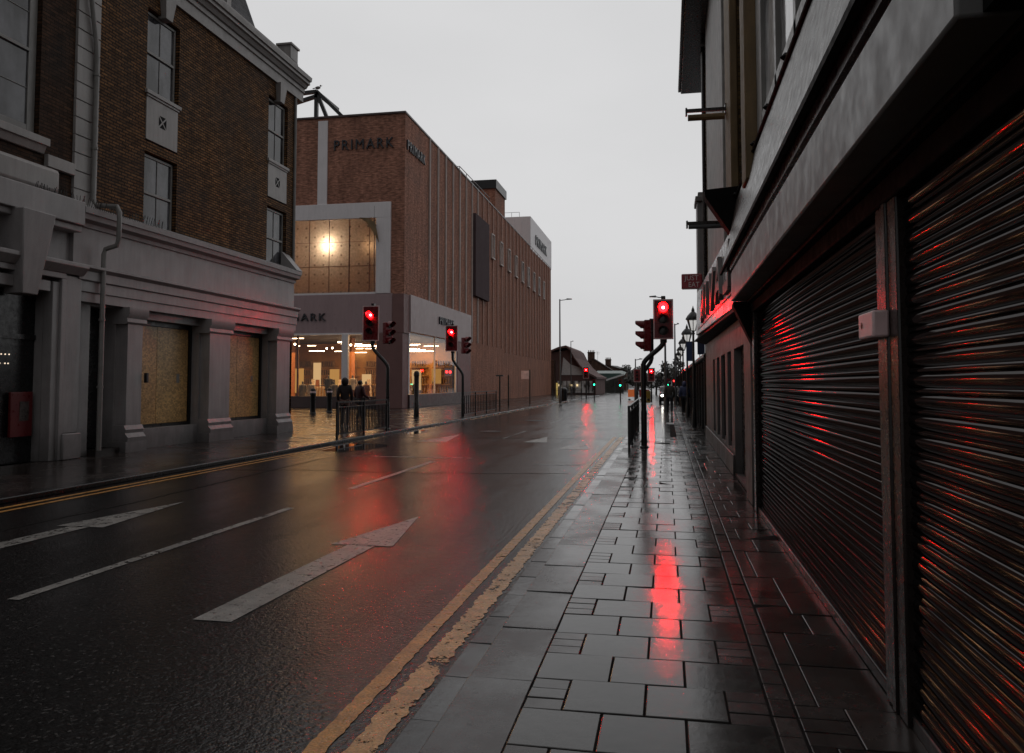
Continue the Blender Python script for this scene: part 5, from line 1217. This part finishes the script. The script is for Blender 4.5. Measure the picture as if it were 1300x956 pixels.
for lb, y, z, l in (('upper projecting light fitting on the peeling wall, long pale tube under a dark arm', 13.5, 6.12, True), ('lower projecting dark arm just above the glossy shop sign', 13.85, 4.28, False)):
    t = thing('projecting_arm', lb, 'wall light', (1.1, y, z), 'arms projecting from the wall'); obj('arm', MB().beam((.37, y, z + .06), (1.1, y, z + .06), .06, .05).box(.36, .39, y - .05, y + .05, z - .02, z + .1).box(1.0, 1.1, y - .09, y + .09, z - .02, z + .12), 'rail_brown', t)
    if l: obj('tube_light', MB().tube([(.40, y, z - .06), (1.0, y, z - .06)], .055, 10), 'stone', t)
    else: obj('tube_light', MB().tube([(.40, y, z + .0), (1.0, y, z + .0)], .04, 10), 'steel', t)
je = thing('hanging_sign', 'small red projecting shop sign with white capital letters', 'sign', (.95, 22, 4.1))
bo = obj('sign_box', MB().box(.43, .98, 21.94, 22.06, 4.15, 4.57), 'je_red', je, bevel=.03); obj('bracket', MB().beam((.98, 22, 4.36), (1.14, 22, 4.36), .05), 'black', je)
bd_ = MB(); bd_.box(.45, .96, 21.932, 21.938, 4.165, 4.172).box(.45, .96, 21.932, 21.938, 4.548, 4.555); obj('border', bd_, 'je_white', bo)
text_on('lettering', 'JUST', .19, 'je_white', bo, (.50, 21.932, 4.39), (1, 0, 0), (0, 0, 1), .38, .004); text_on('lettering', 'EAT', .19, 'je_white', bo, (.62, 21.932, 4.21), (1, 0, 0), (0, 0, 1), .28, .004)

# ------------------------------------------------------------------ far end of the street
F = thing('curved_roof_building', 'low brick building with a sweeping curved dark roof past the store', 'building', (-16, 122, 0))
obj('brick_end', MB().box(-21, -16.5, 118, 124, -.05, 5.1), 'brick_far', F)
cr = MB(); top = [(-17.2, 6.6), (-16.0, 7.1), (-14.8, 7.35), (-14.2, 6.9), (-13.5, 5.5), (-12.6, 4.3), (-11.5, 3.3), (-10.2, 2.6)]
for a, b_ in zip(top, top[1:]): cr.hexa([(a[0], 119, a[1] - .3), (b_[0], 119, b_[1] - .3), (b_[0], 140, b_[1] - .3), (a[0], 140, a[1] - .3)], [(a[0], 119, a[1]), (b_[0], 119, b_[1]), (b_[0], 140, b_[1]), (a[0], 140, a[1])])
obj('curved_roof', cr, 'far_maroon', F)
gl = MB(); gl.prism([(-17.2, -.05), (-10.4, -.05), (-10.4, 2.3), (-11.5, 3.0), (-12.6, 4.0), (-13.5, 5.2), (-14.3, 6.7), (-17.2, 6.3)], 'y', 120, 138); obj('gable_wall', gl, 'far_maroon', F)
obj('white_gable_panel', MB().prism([(-15.6, 2.9), (-12.4, 2.9), (-12.4, 3.9), (-14.2, 4.5), (-15.3, 5.6)], 'y', 119.9, 119.98), 'far_white', F)
gw = obj('glazed_front', MB().box(-16.2, -10.6, 119.8, 119.95, .2, 2.0), 'pane_sky', F); [obj('mullion', MB().box(-15.9 + k * 1.1, -15.8 + k * 1.1, 119.7, 119.79, .2, 2.0), 'black', gw) for k in range(5)]
yl = MB(); [yl.box(-16.0 + k * .9, -15.75 + k * .9, 119.6, 119.68, 1.2, 1.5) for k in (0, 2, 3)]; obj('lit_lamps', yl, M_emit('far_lamp', (1, .75, .4), 1.0), F)
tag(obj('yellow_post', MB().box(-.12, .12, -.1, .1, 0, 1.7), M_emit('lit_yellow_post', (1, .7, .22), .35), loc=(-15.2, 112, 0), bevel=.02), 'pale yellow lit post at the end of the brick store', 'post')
def far_house(label, x0, x1, y, eave, ridge, chim, wall='brick_far'):
    t = thing('terrace_house', label, 'house', ((x0 + x1) / 2, y, 0), 'brick houses at the end of the street'); mx = x0 + (x1 - x0) * .3
    obj('wall', MB().prism([(x0, -.1), (x1, -.1), (x1, eave), (mx, ridge - .15), (x0, eave + .5)], 'y', y, y + 9), wall, t)
    rf_ = MB(); rf_.hexa([(mx, y - .2, ridge - .1), (x1 + .3, y - .2, eave - .15), (x1 + .3, y + 9.2, eave - .15), (mx, y + 9.2, ridge - .1)], [(mx, y - .2, ridge + .08), (x1 + .3, y - .2, eave + .05), (x1 + .3, y + 9.2, eave + .05), (mx, y + 9.2, ridge + .08)])
    rf_.hexa([(x0 - .3, y - .2, eave + .3), (mx, y - .2, ridge - .1), (mx, y + 9.2, ridge - .1), (x0 - .3, y + 9.2, eave + .3)], [(x0 - .3, y - .2, eave + .5), (mx, y - .2, ridge + .08), (mx, y + 9.2, ridge + .08), (x0 - .3, y + 9.2, eave + .5)])
    r_ = obj('roof', rf_, 'tile_far', t, smooth=False)
    for cx, cw, ch in chim:
        c = MB(); c.box(cx - cw / 2, cx + cw / 2, y + 1, y + 2.2, eave, ch).box(cx - cw / 2 - .1, cx + cw / 2 + .1, y + .9, y + 2.3, ch - .3, ch - .1)
        for k in range(4): c.lathe([(.12, 0), (.1, .45)], (cx - cw / 2 + .2 + k * (cw - .4) / 3, y + 1.6, ch), 8)
        obj('chimney', c, 'brick_far', r_)
    wn = MB(); wn.box(x0 + 1.2, x0 + 2.2, y - .05, y - .01, eave - 2.2, eave - .8); f = obj('window', wn, 'far_white', t); obj('pane', MB().box(x0 + 1.3, x0 + 2.1, y - .08, y - .055, eave - 2.1, eave - .9), 'pane', f)
far_house('brick house with a tall four pot chimney above the canopy', -20.5, -12.6, 200, 4.3, 7.9, [(-18.6, 1.7, 9.6)]); far_house('brick house with a broad chimney behind the first house', -17.5, -10.6, 215, 5.0, 6.6, [(-15.4, 1.5, 8.2)]); far_house('small dark brick house at the left behind the curved roof', -24, -17.6, 190, 5.0, 6.9, [(-20.0, 1.2, 8.0)])
ae = tag(obj('tv_aerial', MB().beam((0, 0, 0), (0, 0, 2.3), .06).beam((-.6, 0, 2.0), (.6, 0, 2.0), .05).beam((-.4, 0, 1.7), (.4, 0, 1.7), .04).beam((-.3, 0, 2.25), (.3, 0, 2.25), .04), 'black', loc=(-17.1, 203, 7.4)), 'thin tv aerial on the house with four chimney pots', 'aerial')
CN = thing('canopy', 'pale green sloping canopy with white edge at the far crossroads', 'canopy', (-10, 150, 0))
obj('roof_sheet', MB().hexa([(-13.2, 149, 3.5), (-10.9, 149, 2.3), (-7.6, 149, 3.2), (-8.4, 149, 3.5)], [(-13.2, 156, 4.1), (-10.9, 156, 2.9), (-7.6, 156, 3.8), (-8.4, 156, 4.1)]), 'canopy_green', CN); obj('white_edge', MB().beam((-11, 148.9, 2.25), (-7.7, 148.9, 3.3), .2, .3), 'far_white', CN)
for x in (-12.8, -9.6, -8.0): obj('post', MB().beam((x, 152, -.1), (x, 152, 3.0), .15), 'steel', CN)
obj('back_wall', MB().box(-13, -8.4, 158, 159, -.1, 2.6), 'leaf2', CN)
hv = MB(); hx = [(-260, 3), (-140, 8), (-70, 10), (-30, 11.5), (-18, 10.2), (-12, 7.6), (-6, 5.6), (0, 6.0), (30, 9), (90, 13), (200, 6)]
n = len(hx); vs = []
for j, (yy, s_) in enumerate(((330, 0), (352, .55), (380, 1.0), (430, .9), (520, .0))):
    for x, z in hx: vs.append((x * yy / 300, yy, -.2 + z * s_))
struct('hill', MB().add(vs, [(j * n + k, j * n + k + 1, (j + 1) * n + k + 1, (j + 1) * n + k) for j in range(4) for k in range(n - 1)]), 'hill')
def tree(label, x, y, h, r, mat='leaf', n=900, z0=-.1):
    t = thing('tree', label, 'tree', (x, y, z0), 'trees at the end of the street'); tk = MB(); tk.tube([(x, y, z0), (x + .05, y, z0 + h * .3), (x - .05, y, z0 + h * .62)], [.16, .12, .05], 8)
    for k in range(6):
        a = k * 1.1; tk.tube([(x, y, z0 + h * (.3 + .05 * k)), (x + math.cos(a) * r * .6, y + math.sin(a) * r * .6, z0 + h * (.5 + .07 * k))], [.06, .02], 6)
    obj('trunk', tk, 'bark', t); c = MB(); cl_ = [(random.gauss(0, r * .42), random.gauss(0, r * .42), random.uniform(.36, .93) * h, random.uniform(.25, .45) * r) for _ in range(14)]
    for k in range(n):
        q = random.choice(cl_); v = Vector((random.gauss(0, 1), random.gauss(0, 1), random.gauss(0, 1))).normalized() * q[3] * random.uniform(.5, 1.1)
        p = Vector((x + q[0], y + q[1], z0 + q[2])) + v; s_ = random.uniform(.12, .28) * max(.6, r / 2); u = Vector((random.gauss(0, 1), random.gauss(0, 1), random.gauss(0, 1))).normalized(); w_ = u.orthogonal().normalized()
        c.add([p - u * s_, p + w_ * s_ * .6, p + u * s_, p - w_ * s_ * .6], [(0, 1, 2, 3)])
    obj('crown', c, mat, t, smooth=False)
tree('dark bushy tree behind the right signal pole', .0, 108, 4.6, 1.5); tree('low dark tree left of the walking people', -1.6, 128, 3.6, 1.7); tree('wide grey green tree at the far road bend', -6.2, 185, 5.2, 2.8, 'leaf2'); tree('tall grey green tree on the skyline past the last house', -11.5, 245, 7.8, 3.0, 'leaf2'); tree('second skyline tree right of the tall one', -8.2, 240, 6.0, 2.8, 'leaf2'); tree('small dark tree below the slim distant lamp', -4.2, 150, 3.2, 1.6); tree('dark tree above the far end of the kiosks', 1.3, 118, 5.4, 1.7)
# car with its headlamps on, coming toward us
C = thing('parked_car', 'dark car facing us with headlamps on behind the walking people', 'car', (0, 0, 0))
bp = [(-2.0, .25), (2.05, .25), (2.1, .75), (1.9, .95), (.9, 1.0), (.45, 1.42), (-1.0, 1.45), (-1.75, 1.02), (-2.05, .9)]   # length profile
bd = MB(); pts = [(-y_, z_) for y_, z_ in bp]
bd.prism([(y_, z_) for y_, z_ in pts], 'x', -.84, .84); obj('body', bd, 'car_paint', C, bevel=.08)
obj('windscreen', MB().quad((-.68, -.95, 1.03), (.68, -.95, 1.03), (.58, -.5, 1.4), (-.58, -.5, 1.4)), 'pane', C); obj('grille', MB().box(-.5, .5, -2.12, -2.08, .45, .7), 'black_l', C); obj('number_plate', MB().box(-.26, .26, -2.14, -2.10, .38, .48), 'board_white', C)
for s in (-1, 1):
    obj('headlamp', MB().sphere((s * .62, -2.06, .70), .11 if s < 0 else .06, 10, 1.1, .5, .8), 'white_on', C)
    for yy in (-1.3, 1.3):
        wv = MB(); wv.tube([(s * .70, yy, .31), (s * .88, yy, .31)], .31, 18); wh = obj('wheel', wv, 'rubber', C); obj('rim', MB().tube([(s * .86, yy, .31), (s * .89, yy, .31)], .18, 14), 'steel', wh)
C.location = (.28, 68, ROAD)
for k, (x, lb) in enumerate(((-3.35, 'orange roadworks barrier at the left end of the far row'), (-2.2, 'orange roadworks barrier at the right end of the far row'))):
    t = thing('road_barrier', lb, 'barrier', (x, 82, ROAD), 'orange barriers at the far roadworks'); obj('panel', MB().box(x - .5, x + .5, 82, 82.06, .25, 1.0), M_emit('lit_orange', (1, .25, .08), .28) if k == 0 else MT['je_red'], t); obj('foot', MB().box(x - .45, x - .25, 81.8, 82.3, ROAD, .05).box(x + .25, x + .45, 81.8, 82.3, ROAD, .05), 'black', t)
tag(obj('litter_bin', MB().lathe([(.28, 0), (.3, .1), (.3, .95), (.34, 1.0), (.3, 1.15), (.1, 1.25)], (0, 0, 0), 14), 'black', loc=(-9.4, 74, 0)), 'dark round litter bin by the far left railing', 'bin')
